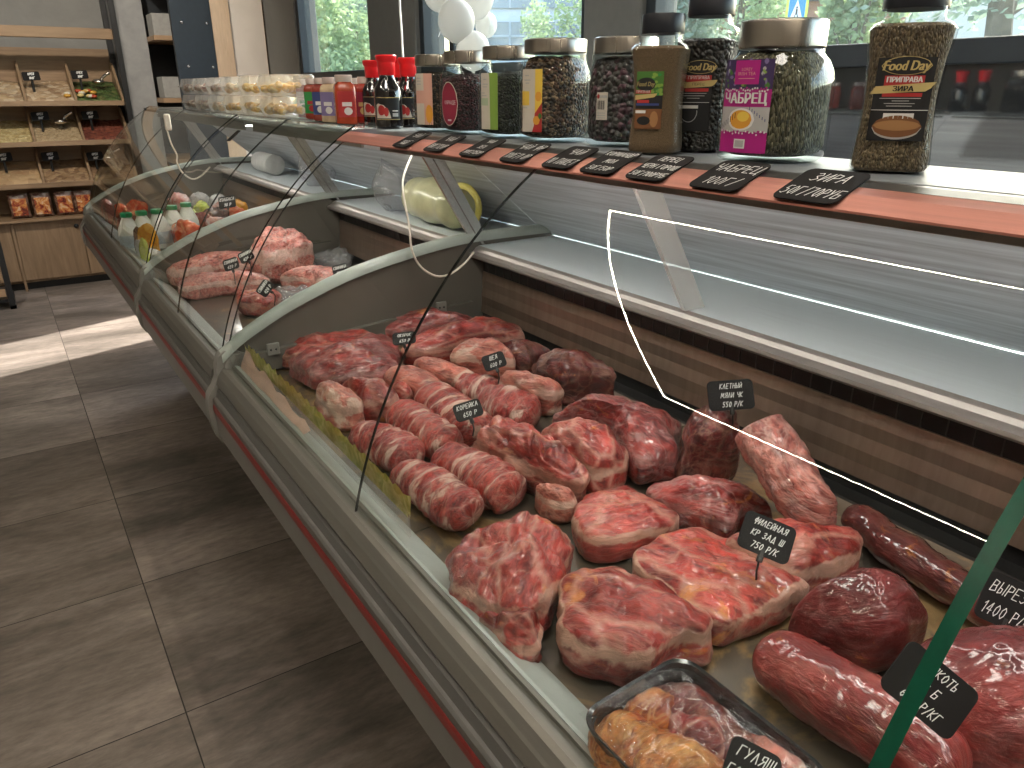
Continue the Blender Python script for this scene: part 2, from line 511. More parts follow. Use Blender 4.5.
b = B(); box(b, XW-0.02, XW+0.12, 4.98, 5.62, 1.30, 2.95, 0.004); structure('pillar_3', b, M_FRAME, 'grey pillar between off-white wall and window', smooth=False)
for k, (a, c) in enumerate(YWIN[1:]):
    b = B()
    for y0, y1, z0, z1 in ((a, a+0.04, ZS, 2.62), (c-0.04, c, ZS, 2.62), (a, c, ZS-0.05, ZS), (a, c, 2.58, 2.62)):
        box(b, XW-0.01, XW+0.07, y0, y1, z0, z1, 0.003)
    if k == 1: box(b, XW, XW+0.05, 3.05, 3.09, ZS, 2.6, 0.003)
    f = structure('window_%d' % (k+1), b, M_FRAMEDK, smooth=False)
    b = B(); box(b, XW+0.028, XW+0.034, a+0.03, c-0.03, ZS-0.01, 2.59); obj('window_glass', b, M_WGLASS, f, smooth=False)
# far wall pieces right of the rack
b = B(); box(b, 1.36, XW, 5.62, 5.78, 0, 2.95); structure('wall_far_right', b, M_OFFWHITE, 'off-white wall left of the window', smooth=False)
b = B(); box(b, 1.355, 1.475, 5.60, 5.622, 0, 2.95); structure('trim_1', b, M_TAN, 'tan board on the off-white wall', smooth=False)
b = B(); box(b, 1.700, 1.722, 5.585, 5.622, 0, 2.95); structure('trim_2', b, M_TAN, smooth=False)
b = B(); box(b, 0.884, 1.060, 6.25, 6.75, 0, 2.95, 0.004); structure('column_1', b, M_SLAB, 'grey concrete column right of the nut rack', smooth=False)

# dark shelving unit with wood shelves, side board with screws
M_OAK = wood('oak_board', (0.30, 0.19, 0.11), (0.45, 0.30, 0.18), axis=0)
M_OAKV = wood('oak_upright', (0.30, 0.19, 0.11), (0.43, 0.29, 0.17), axis=2)
M_SCREW = plain('steel_screw', (0.7, 0.7, 0.7), 0.25, 1.0)
t = thing('shelving_unit', 'dark blue shelving unit with light wood shelves between column and beige wall', 'shelving', (1.2, 6.2, 0))
b = B(); box(b, 1.06, 1.60, 6.60, 6.64, 0, 2.7); obj('back_panel', b, M_BLUEBOARD, t, smooth=False)
b = B(); box(b, 1.107, 1.36, 5.60, 5.64, 0, 2.7, 0.002)
sp = obj('side_panel', b, M_BLUEBOARD, t, smooth=False)
for k, (px, py) in enumerate([(181.5, 22), (206.5, 23), (188.5, 66), (213, 67)]):
    p = at_y(px, py, 5.595)
    b = B(); bmesh.ops.create_uvsphere(b, u_segments=10, v_segments=6, radius=0.011, matrix=Matrix.Translation(p)); obj('screw', b, M_SCREW, sp)
for k, z in enumerate([0.42, 0.85, 1.26, 1.66, 2.1]):
    b = B(); box(b, 1.06, 1.5, 6.0, 6.6, z, z+0.03, 0.002); obj('shelf_board', b, M_OAK, t, smooth=False)
b = B(); box(b, 1.30, 1.33, 6.02, 6.6, 0, 2.6, 0.002); obj('divider_board', b, M_OAKV, t, smooth=False)
M_BOX = plain('grey_carton', (0.34, 0.34, 0.33), 0.7)
for k, (z, x0, lab) in enumerate([(1.69, 1.075, 'grey carton standing on the upper shelf of the dark shelving'), (1.29, 1.08, 'grey carton on the lower visible shelf of the dark shelving')]):
    b = B(); box(b, x0, x0+0.15, 6.05, 6.25, z+0.001, z+0.14, 0.004); box(b, x0+0.065, x0+0.085, 6.049, 6.251, z+0.002, z+0.1405)
    tag(obj('carton', b, M_BOX, loc=(x0+0.07, 6.15, z), smooth=False), lab, 'box', 'cartons on the dark shelving')

# ------------------------------------------------------------------ ceiling lights
M_LED = emit('led_strip_white', (1.0, 0.87, 0.68), LEDSTR)
M_LEDBACK = plain('led_profile', (0.5, 0.5, 0.5), 0.4)
t = thing('led_loop_lamp', 'rectangular loop of warm white led strip hung flat on the ceiling', 'ceiling lamp', (-0.4, 0.5, 2.9))
b = B()
for x0, x1, y0, y1 in ((-1.325, -1.295, -2.2, 2.495), (0.485, 0.515, -2.2, 2.495), (-1.325, 0.515, 2.465, 2.495), (-1.325, 0.515, -2.215, -2.185)):
    box(b, x0, x1, y0, y1, 2.905, 2.95, 0.002)
obj('profile', b, M_LEDBACK, t, smooth=False)
b = B()
for x0, x1, y0, y1 in ((-1.313, -1.307, -2.2, 2.488), (0.497, 0.503, -2.2, 2.488)):
    y = y0
    while y < y1:
        box(b, x0, x1, y, min(y+0.016, y1), 2.9, 2.906); y += 0.024
for y0 in (2.472, -2.208):
    x = -1.318
    while x < 0.5:
        box(b, x, x+0.02, y0+.005, y0+0.011, 2.9, 2.906); x += 0.024
s = obj('led_dots', b, M_LED, t, smooth=False); s['kind'] = 'stuff'
M_DIFF = emit('key_light_diffuser', (1.0, 0.93, 0.84), PANELSTR)
M_LAMPFRAME = plain('lamp_frame', (0.7, 0.7, 0.7), 0.4)
def key_panel(x, y, lab, wx=0.6, wy=0.6):
    t = thing('added_key_light', lab, 'ceiling light', (x, y, 2.93), 'added key lights')
    b = B()
    for x0, x1, y0, y1 in ((x-wx/2-.02, x+wx/2+.02, y-wy/2-.02, y-wy/2), (x-wx/2-.02, x+wx/2+.02, y+wy/2, y+wy/2+.02), (x-wx/2-.02, x-wx/2, y-wy/2, y+wy/2), (x+wx/2, x+wx/2+.02, y-wy/2, y+wy/2)):
        box(b, x0, x1, y0, y1, 2.92, 2.95)
    obj('frame', b, M_LAMPFRAME, t, smooth=False)
    b = B(); box(b, x-wx/2, x+wx/2, y-wy/2, y+wy/2, 2.928, 2.94); obj('diffuser', b, M_DIFF, t, smooth=False)
for x, y, lab in PANELS: key_panel(x, y, lab)
# ------------------------------------------------------------------ outside the windows
def patchy(name, a, b2, sc=1.0, rough=0.9):
    m, nt, out = new_mat(name); n = noise_tex(nt, coords(nt, 'Object'), sc, 5)
    bsdf(nt, out, **{'Base Color': ramp(nt, n, [(0.3, a), (0.7, b2)]).outputs[0], 'Roughness': rough}); return m
M_ASPH = patchy('asphalt', (0.16, 0.16, 0.16), (0.24, 0.23, 0.22))
b = B(); box(b, 1.9, 70, -40, 90, -0.4, -0.15); o = structure('ground_outside', b, M_ASPH, smooth=False)
def leafmat(name, a, b2):
    m, nt, out = new_mat(name); v = coords(nt, 'Object'); n = noise_tex(nt, v, 1.6, 3); n2 = noise_tex(nt, v, 14, 2)
    c = mixc(nt, 0.5, ramp(nt, n, [(0.35, a), (0.65, b2)]).outputs[0], ramp(nt, n2, [(0.3, a), (0.7, b2)]).outputs[0])
    p = bsdf(nt, out, **{'Base Color': c, 'Roughness': 0.6})
    td = N(nt, 'ShaderNodeBsdfTranslucent'); nt.links.new(c, td.inputs[0])
    mx = N(nt, 'ShaderNodeMixShader'); mx.inputs[0].default_value = 0.45
    nt.links.new(p.outputs[0], mx.inputs[1]); nt.links.new(td.outputs[0], mx.inputs[2]); nt.links.new(mx.outputs[0], out.inputs[0])
    return m
M_LF = [leafmat('leaves_bright', (0.20, 0.30, 0.14), (0.52, 0.62, 0.34)), leafmat('leaves_grey_green', (0.18, 0.25, 0.18), (0.40, 0.50, 0.38)), leafmat('leaves_deep', (0.12, 0.19, 0.12), (0.30, 0.40, 0.25))]
M_BARK = patchy('bark', (0.09, 0.07, 0.05), (0.2, 0.16, 0.12), 6)
def tree(px, py, depth, h0, h1, rad, mi, label, leaves=2200, trunk=0.12, ls=0.16):
    """crown between heights h0 and h1 of radius rad, on the line of sight of (px,py)."""
    d = ray(px, py); d.z = 0; d.normalize()
    c = d*depth
    t = thing('tree', label, 'tree', (c.x, c.y, -0.15), 'trees across the street')
    b = B()
    tube(b, catmull([(c.x, c.y, -0.15), (c.x+.1, c.y, h0*0.6), (c.x-.05, c.y+.1, h0+0.3*(h1-h0)), (c.x, c.y, h0+.7*(h1-h0))], 10), [trunk*(1-.07*k) for k in range(10)], 8)
    for k in range(5):
        a = k*1.3; z = h0+.15*(h1-h0)*k*.7
        tube(b, catmull([(c.x, c.y, z), (c.x+rad*.35*math.cos(a), c.y+rad*.35*math.sin(a), z+.25), (c.x+rad*.7*math.cos(a), c.y+rad*.7*math.sin(a), z+.7)], 6), [trunk*.4*(1-.13*q) for q in range(6)], 6)
    obj('trunk', b, M_BARK, t)
    b = B(); rr = random.Random(int(px*7+depth))
    cl = [(rr.uniform(-1, 1), rr.uniform(-1, 1), rr.uniform(-1, 1)) for _ in range(26)]
    leaves = int(leaves*2.6); ls = ls*.6
    for k in range(leaves):
        q = rr.choice(cl); s = 0.36
        while True:
            x, y, z = q[0]*.75+rr.gauss(0, s*.5), q[1]*.75+rr.gauss(0, s*.5), q[2]*.8+rr.gauss(0, s*.5)
            if x*x+y*y < 1.1: break
        p = Vector((c.x+x*rad, c.y+y*rad, (h0+h1)/2+z*(h1-h0)/2))
        u = Vector((rr.gauss(0, 1), rr.gauss(0, 1), rr.gauss(0, .6))).normalized(); v = u.cross(Vector((rr.gauss(0, 1), rr.gauss(0, 1), rr.gauss(0, 1)))).normalized()
        l = ls*rr.uniform(.6, 1.3)
        vs = [b.verts.new(p+u*l), b.verts.new(p+v*l*.5), b.verts.new(p-u*l), b.verts.new(p-v*l*.5)]
        b.faces.new(vs)
    f = obj('foliage', b, M_LF[mi], t, smooth=False)
    return t
tree(312, 40, 22, 0.8, 6.5, 2.6, 1, 'bushy grey-green tree behind the left window, left of the pane', 4200, .16, .2)
tree(358, 50, 19, 0.2, 3.6, 1.5, 0, 'low bright bush at the bottom right of the left window', 2600, .06, .14)
tree(345, 20, 30, 1.0, 8.0, 3.0, 2, 'tall dark tree at the back behind the left window', 3600, .18, .24)
tree(548, 40, 17, 1.0, 3.0, .55, 0, 'slim young tree before the white building', 900, .04, .09)
tree(600, 30, 17, 1.2, 4.4, .9, 0, 'taller young tree right of the slim one by the white building', 1500, .05, .1)
tree(685, 20, 16, 1.2, 6.0, 1.1, 1, 'grey-green tree seen above the two dark-lidded spice bottles', 3200, .14, .16)
tree(742, 20, 31, 1.2, 8.0, 2.0, 0, 'bright tree left of the crossing sign above the thyme jar lid', 3000, .14, .2)
tree(862, 25, 14, 0.6, 5.0, .62, 0, 'bright green tree between the thyme jar and the cumin bottle', 3600, .1, .13)
tree(1000, 30, 13, 2.3, 5.4, 1.9, 1, 'tree with dark bare trunk right of the cumin bottle', 1700, .24, .13)
# white office building with blue glazing
M_WHITEB = patchy('white_render', (0.55, 0.56, 0.58), (0.66, 0.67, 0.68), .6)
M_BLUEG = plain('blue_glazing', (0.10, 0.15, 0.22), 0.1, spec=0.8, var=0.3, vscale=.6)
M_MULL = plain('grey_mullion', (0.42, 0.45, 0.48), .5)
d0 = ray(455, 30); d0.z = 0; d0.normalize(); d1 = ray(640, 30); d1.z = 0; d1.normalize()
pA, pB = d0*40, d1*40
t = thing('office_building', 'white office building with bands of blue glazing behind the balloons', 'building', ((pA.x+pB.x)/2, (pA.y+pB.y)/2, -0.15))
ax = (pB-pA).normalized(); az = Vector((0, 0, 1)); ay = az.cross(ax)
Lb = (pB-pA).length
def slabx(b, u0, u1, v0, v1, z0, z1, mi=0):
    vs = [b.verts.new(pA+ax*u+ay*v+az*z) for u in (u0, u1) for v in (v0, v1) for z in (z0, z1)]
    for q in ((0, 1, 3, 2), (4, 6, 7, 5), (0, 4, 5, 1), (2, 3, 7, 6), (0, 2, 6, 4), (1, 5, 7, 3)): b.faces.new([vs[i] for i in q]).material_index = mi
b = B(); slabx(b, 0, Lb, .3, 8, -0.15, 9); obj('walls', b, M_WHITEB, t, smooth=False)
for z0, z1 in ((3.15, 4.4), (5.0, 6.6), (7.2, 8.6)):
    b = B(); slabx(b, 0.4, Lb-.4, .18, .32, z0, z1)
    g = obj('window_band', b, M_BLUEG, t, smooth=False)
    b = B(); u = 0.4
    while u < Lb-.3:
        slabx(b, u, u+.09, .12, .2, z0, z1); u += 1.1
    slabx(b, .4, Lb-.4, .12, .2, (z0+z1)/2-.05, (z0+z1)/2+.05)
    s = obj('mullions', b, M_MULL, g, smooth=False)
b = B(); slabx(b, -.2, Lb+.2, .1, 8.2, 8.98, 9.3); obj('roof_slab', b, M_MULL, t, smooth=False)
b = B(); slabx(b, Lb*.44, Lb*.44+.35, -1.2, -.9, -.15, 9); tag(obj('lamp_mast', b, M_MULL, loc=pA+ax*Lb*.44), 'pale mast standing before the white office building', 'mast')
# brick house
M_BRICK = patchy('red_brick', (0.30, 0.15, 0.11), (0.42, 0.22, 0.16), 3)
M_ROOF = patchy('dark_roof', (0.08, 0.08, 0.09), (0.14, 0.13, 0.13), 2)
M_PALE = patchy('pale_rendered_wall', (0.62, 0.57, 0.50), (0.72, 0.66, 0.58), .8)
dd = ray(800, 20); dd.z = 0; dd.normalize(); pc = dd*34
t = thing('brick_house', 'red brick house with dark roof behind the crossing sign', 'house', (pc.x, pc.y, -.15))
ax2 = Vector((dd.y, -dd.x, 0)).normalized()
def hb(b, u0, u1, v0, v1, z0, z1):
    vs = [b.verts.new(pc+ax2*u+dd*v+az*z) for u in (u0, u1) for v in (v0, v1) for z in (z0, z1)]
    for q in ((0, 1, 3, 2), (4, 6, 7, 5), (0, 4, 5, 1), (2, 3, 7, 6), (0, 2, 6, 4), (1, 5, 7, 3)): b.faces.new([vs[i] for i in q])
b = B(); hb(b, -4, 4, 0, 5, -.15, 4.6); obj('walls', b, M_BRICK, t, smooth=False)
b = B(); v6 = [pc+ax2*u+dd*v+az*z for u, v, z in ((-4.4, -.4, 4.5), (4.4, -.4, 4.5), (4.4, 5.4, 4.5), (-4.4, 5.4, 4.5), (-4.4, 2.5, 6.6), (4.4, 2.5, 6.6))]
vv = [b.verts.new(p) for p in v6]
for q in ((0, 1, 5, 4), (2, 3, 4, 5), (0, 4, 3), (1, 2, 5), (0, 3, 2, 1)): b.faces.new([vv[i] for i in q])
obj('roof', b, M_ROOF, t, smooth=False)
for u in (-2.4, .2, 2.4):
    b = B(); hb(b, u, u+1.0, -.05, .05, 1.6, 3.2); obj('window', b, M_BLUEG, t, smooth=False)
dd2 = ray(985, 30); dd2.z = 0; dd2.normalize(); pc2 = dd2*22; ax3 = Vector((dd2.y, -dd2.x, 0))
b = B()
for u0, u1, v0, v1, z0, z1 in ((-1.7, 6, 0, .3, -.15, 3.6), (-1.8, 6.1, -.05, .35, 3.6, 3.75), (-1.7, 6, -.03, 0, 2.32, 2.38)):
    vs = [b.verts.new(pc2+ax3*u+dd2*v+az*z) for u in (u0, u1) for v in (v0, v1) for z in (z0, z1)]
    for q in ((0, 1, 3, 2), (4, 6, 7, 5), (0, 4, 5, 1), (2, 3, 7, 6), (0, 2, 6, 4), (1, 5, 7, 3)): b.faces.new([vs[i] for i in q])
tag(obj('garden_wall', b, M_PALE, loc=pc2, smooth=False), 'pale rendered street wall behind the bare tree trunk', 'wall')
# crossing sign: blue panel, white triangle, black walking figure, yellow-green border
M_SB = plain('sign_blue', (0.03, 0.22, 0.55), .5, var=.02); M_SW = plain('sign_white', (0.8, 0.8, 0.8), .5, var=.02)
M_SY = plain('sign_yellow_green', (0.6, 0.8, 0.08), .5, var=.02); M_SK = plain('sign_black', (0.02, 0.02, 0.02), .5)
ds = ray(796.5, 12); ds = ds/ds.dot(FW)*24.0; sp0 = CAM+ds
sx = Vector((ds.y, -ds.x, 0)).normalized(); Ms = frame_from(sp0, sx, (0, 0, 1))
t = thing('crossing_sign', 'blue pedestrian crossing sign with white triangle and yellow-green border', 'road sign', (sp0.x, sp0.y, -.15))
b = B(); plate(b, Ms, .66, .98, .03, .02); sb = obj('border', b, M_SY, t, smooth=False)
b = B(); plate(b, Ms @ Matrix.Translation((0, 0, .008)), .50, .90, .006, .02); obj('blue_panel', b, M_SB, t, smooth=False)
def poly(b, M, pts, z):
    b.faces.new([b.verts.new(M @ Vector((x, y, z))) for x, y in pts])
b = B(); poly(b, Ms, [(-.235, -.33), (.235, -.33), (0, .36)], .010); obj('triangle', b, M_SW, t, smooth=False)
b = B()
poly(b, Ms, [(.03*math.cos(a*.7), .13+.035*math.sin(a*.7)) for a in range(9)], .013)
for pts in ([(-.03, .09), (.03, .09), (.035, -.06), (-.03, -.06)], [(-.03, -.05), (.0, -.05), (-.08, -.27), (-.115, -.25)], [(0, -.05), (.035, -.05), (.10, -.25), (.065, -.27)], [(.03, .08), (.04, .05), (.10, -.04), (.085, -.05)], [(-.03, .08), (-.04, .05), (-.10, -.03), (-.085, -.05)]): poly(b, Ms, pts, .013)
for k in range(4): poly(b, Ms, [(-.17+.1*k, -.32), (-.12+.1*k, -.32), (-.12+.1*k, -.29), (-.17+.1*k, -.29)], .012)
obj('figure', b, M_SK, t, smooth=False)
b = B(); tube(b, [sp0-Vector((0, 0, sp0.z+.15))+Vector(ds).normalized()*.06, sp0+Vector((0, 0, .6))+Vector(ds).normalized()*.06], .035, 10); obj('pole', b, M_MULL, t)

# ------------------------------------------------------------------ balloons by the window
def balloon_mat():
    m, nt, out = new_mat('white_balloon')
    p = nt.nodes.new('ShaderNodeBsdfPrincipled'); p.inputs['Base Color'].default_value = (.70, .69, .66, 1); p.inputs['Roughness'].default_value = .25
    tr = N(nt, 'ShaderNodeBsdfTranslucent'); tr.inputs[0].default_value = (.72, .72, .70, 1)
    mx = N(nt, 'ShaderNodeMixShader'); mx.inputs[0].default_value = .55
    n = noise_tex(nt, coords(nt, 'Object'), 8, 2); nt.links.new(bump(nt, n, .02, .01), p.inputs['Normal'])
    nt.links.new(p.outputs[0], mx.inputs[1]); nt.links.new(tr.outputs[0], mx.inputs[2]); nt.links.new(mx.outputs[0], out.inputs[0]); return m
M_BALL = balloon_mat(); M_STR = plain('white_ribbon', (.8, .8, .78), .4)
for px, py, dep, rpx, lab in [(456.5, 21, 3.3, 18.5, 'white balloon in the middle of the bunch by the window'), (473, 51, 3.36, 17, 'lowest white balloon of the bunch just above the jar lids'),
        (474, -4, 3.42, 20, 'white balloon at the upper right of the bunch'), (440, -8, 3.36, 17, 'white balloon at the upper left of the bunch'), (486, 25, 3.52, 11, 'shaded balloon behind the others at the right of the bunch')]:
    dep = dep*.86; d = ray(px, py); d = d/d.dot(FW)*dep; c = CAM+d; r = rpx*dep/FPX
    t = thing('balloon', lab, 'balloon', c, 'white balloons by the window')
    b = B(); lathe(b, [(r*.02, c.z-r*1.16)]+[(r*math.sin(math.pi*k/20)*(1 if k > 10 else 1), c.z-r*1.1*math.cos(math.pi*k/20)) for k in range(1, 20)]+[(r*.02, c.z+r*1.1)], c.x, c.y, 32)
    obj('skin', b, M_BALL, t, angle=80)
    b = B(); lathe(b, [(.004, c.z-r*1.13), (.009, c.z-r*1.2), (.002, c.z-r*1.17)], c.x, c.y, 10); obj('knot', b, M_BALL, t)
    b = B(); tube(b, catmull([(c.x, c.y, c.z-r*1.15), (c.x+.01, c.y, c.z-r*1.6), (c.x-.008, c.y+.01, c.z-r*2.4)], 12), .0012, 6); obj('string', b, M_STR, t)
P = [CAM+ray(px, py)/ray(px, py).dot(FW)*2.6 for px, py in [(399, -20), (400, 10), (401.5, 30), (403, 60)]]
b = B(); tube(b, catmull(P, 20), .0035, 6)
tag(obj('ribbon', b, M_STR, loc=P[0]), 'white ribbon hanging before the grey pillar above the red-capped bottles', 'ribbon')

# unseen sun blocker over the nearest window, added to shade jars and shelf
M_CANVAS = plain('grey_canvas', (.3, .3, .3), .8)
t = thing('sun_blocker', 'unseen sun blocker added outside above the nearest window', 'sun_blocker', (2.4, 0, 2.6))
b = B(); prism(b, [(1.85, 2.86), (2.95, 2.40), (2.95, 2.39), (1.85, 2.84)], -2.4, 1.95); obj('canvas', b, M_CANVAS, t, smooth=False)
for y in (-2.3, -.2, 1.9):
    b = B(); tube(b, [(1.85, y, 2.66), (2.90, y, 2.385)], .012, 8); obj('arm', b, M_MULL, t)
# ------------------------------------------------------------------ refrigerated cases
M_ALU = brushed('light_grey_aluminium', (0.21, 0.20, 0.178), 0.42, 1, 40, 0.08, 0.02, 0.55)
M_BUMP = plain('grey_bumper_plastic', (0.10, 0.097, 0.09), 0.45, var=0.05)
M_BUMPL = plain('light_grey_bumper', (0.19, 0.187, 0.175), 0.45, var=0.05)
M_RED = plain('red_stripe', (0.23, 0.014, 0.011), 0.45, var=0.1)
M_BODY = plain('case_body_grey', (0.09, 0.088, 0.085), 0.6, var=0.1)
M_CAP = plain('cap_grey_plastic', (0.22, 0.215, 0.195), 0.42, var=0.05)
M_SIDE = plain('side_panel_plastic', (0.125, 0.115, 0.098), 0.22, var=0.06, vscale=8)
M_RIM = plain('pale_rim_plastic', (0.34, 0.38, 0.345), 0.3, var=0.05)
M_BLACK = plain('black_plastic', (0.012, 0.012, 0.012), 0.35)
M_STEEL = brushed('brushed_steel', (0.60, 0.57, 0.53), 0.24, 1, 50, 0.18)
M_BACK = brushed('back_wall_steel', (0.40, 0.30, 0.235), 0.34, 2, 18, 0.18, 0.02, 0.85)
M_WSTEEL = brushed('work_shelf_steel', (0.74, 0.80, 0.83), 0.4, 1, 45, 0.06, 0.02, 0.25)
M_DOOR = brushed('rear_door_steel', (0.60, 0.62, 0.65), 0.36, 1, 22, 0.42, 0.05, 0.3)
M_TOP = brushed('top_shelf_steel', (0.17, 0.185, 0.195), 0.42, 1, 45, 0.08, 0.02, 0.2)
M_RAIL = brushed('rail_meat_reflection', (0.80, 0.37, 0.30), 0.36, 1, 30, 0.14, 0.02, 0.75)  # pink of the meat mirrored in the steel, put into the base colour
M_GLASS = glassy('case_glass', (0.965, 0.985, 0.975), 1.5)
M_EDGE = plain('green_glass_edge', (0.0, 0.06, 0.032), 0.3, spec=0.4, var=0.25, vscale=60)
M_ACRYL = glassy('acrylic_post', (0.93, 0.93, 0.92), 1.5, haze=0.32, hazecol=(0.9, 0.86, 0.84))
M_SHGLASS = glassy('shelf_glass', (.86, .90, .89), 1.5, haze=.12, hazecol=(.7, .75, .75))
M_DKSTEEL = brushed('dark_edge_steel', (.10, .10, .095), .35, 1, 40, .2, .02, .7)
M_RIMS = brushed('shelf_rim_steel', (0.46, 0.42, 0.39), 0.42, 1, 40, 0.1, 0.02, 0.8)
M_WIRE = plain('white_cable', (0.78, 0.72, 0.62), 0.5)
M_LAMPW = emit('case_lamp_tube', (1.0, 0.93, 0.86), CASELED)

def liner_mat():
    m, nt, out = new_mat('deck_tray_metal')
    v = coords(nt, 'Object')
    n = noise_tex(nt, v, 9, 6, 0.6, 1.0); n2 = noise_tex(nt, v, 40, 4)
    r = ramp(nt, n, [(0.35, (0.085, 0.075, 0.063)), (0.52, (0.12, 0.095, 0.068)), (0.60, (0.30, 0.195, 0.09)), (0.75, (0.14, 0.08, 0.035))])
    bsdf(nt, out, **{'Base Color': r.outputs[0], 'Roughness': 0.3, 'Metallic': 0.35, 'Normal': bump(nt, n2, 0.06, 0.001), 'Coat Weight': 0.5, 'Coat Roughness': 0.1})
    return m
M_DECK = liner_mat()
M_LINER = plain('pale_front_liner', (0.40, 0.44, 0.42), 0.35, var=0.05)

GC = (0.93163, 0.70778); GR = 0.66947
def gz(x): return GC[1]+math.sqrt(GR*GR-(x-GC[0])**2)
A0, A1 = math.atan2(0.862-GC[1], 0.28-GC[0]), math.atan2(gz(0.56)-GC[1], 0.56-GC[0])
A2 = math.atan2(gz(0.586)-GC[1], 0.586-GC[0])
def arc(r, n=72, top=None):
    a1 = top or A1
    return [(GC[0]+r*math.cos(A0+(a1-A0)*k/n), GC[1]+r*math.sin(A0+(a1-A0)*k/n)) for k in range(n+1)]

def deckz(x): return 0.835+0.06*(x-0.30)

M_SEAM = plain('dark_glass_edge', (0.012, 0.016, 0.014), 0.15, spec=0.8)
def glass_pane(parent, y0, y1, name='glass_pane', th=.005, edge=None, bev=0.0, top=None):
    b = B()
    outer, inner = arc(GR, 72, top), arc(GR-th, 72, top)
    def v(p, y): return b.verts.new((p[0], y, p[1]))
    o0 = [v(p, y0+bev) for p in outer]; o1 = [v(p, y1) for p in outer]; i0 = [v(p, y0) for p in inner]; i1 = [v(p, y1) for p in inner]
    n = len(outer)
    for k in range(n-1):
        b.faces.new((o0[k], o0[k+1], o1[k+1], o1[k])); b.faces.new((i0[k], i1[k], i1[k+1], i0[k+1]))
        for f, q in ((b.faces.new((o0[k], i0[k], i0[k+1], o0[k+1])), 2 if bev else 1), (b.faces.new((o1[k], o1[k+1], i1[k+1], i1[k])), 1)): f.material_index = q
    for f in (b.faces.new((o0[0], o1[0], i1[0], i0[0])), b.faces.new((o0[-1], i0[-1], i1[-1], o1[-1]))): f.material_index = 1
    return obj(name, b, [M_GLASS, M_SEAM, M_EDGE], parent, angle=5)

RIM = [(.274, .887), (.300, .908), (.331, .927), (.38, .952), (.431, .974), (.535, 1.009), (.644, 1.032), (.76, 1.049), (.86, 1.054), (1.03, 1.054)]
CAPP = [(.318, .884), (.296, .896), (.279, .896), (.268, .886), (.262, .866), (.260, .846), (.252, .830), (.241, .815), (.2375, .795), (.2375, .765), (.243, .735), (.252, .717), (.266, .708), (.30, .708), (.34, .73), (.35, .80), (.34, .86)]

def side_panel(parent, y0, y1):
    b = B()
    pts = [(x, z-0.006) for x, z in RIM] + [(1.03, .72), (.30, .72)]
    prism(b, pts, y0+0.004, y1-0.004)
    # shallow moulded ledge along the foot of the panel
    lp = [(.33, .845), (.33, .882), (.60, .903), (.805, .914), (.805, .875)]
    prism(b, lp, y0-0.010, y0+0.006)
    s = obj('side_panel', b, M_SIDE, parent, smooth=False)
    b = B()
    P = catmull([(x, (y0+y1)/2, z) for x, z in RIM], 40)
    # half-round capping of the panel
    hw = (y1-y0)/2+0.003
    rings = []
    for i, p in enumerate(P):
        ring = []
        for k in range(9):
            a = math.pi*k/8
            ring.append(b.verts.new((p.x, p.y+hw*math.cos(a), p.z-0.012+0.018*math.sin(a)**0.6)))
        rings.append(ring)
    for i in range(len(rings)-1):
        for k in range(8): b.faces.new((rings[i][k], rings[i][k+1], rings[i+1][k+1], rings[i+1][k]))
        b.faces.new((rings[i][8], rings[i][0], rings[i+1][0], rings[i+1][8]))
    b.faces.new(rings[0]); b.faces.new(rings[-1][::-1])
    obj('rim', b, M_RIM, s)
    return s

def socket(parent, px, py, y):
    p = at_y(px, py, y)
    b = B(); box(b, p.x-.012, p.x+.012, y-.004, y+.002, p.z-.012, p.z+.012, 0.002)
    s = obj('socket_plate', b, M_CAP, parent, smooth=False)
    b = B()
    for dx in (-.005, .005): bmesh.ops.create_uvsphere(b, u_segments=8, v_segments=6, radius=.0022, matrix=Matrix.Translation((p.x+dx, y-.0045, p.z)))
    obj('socket_hole', b, M_BLACK, s)

def extr(name, pts, y0, y1, m, parent, smooth=False):
    b = B(); prism(b, pts, y0, y1); return obj(name, b, m, parent, smooth=smooth)

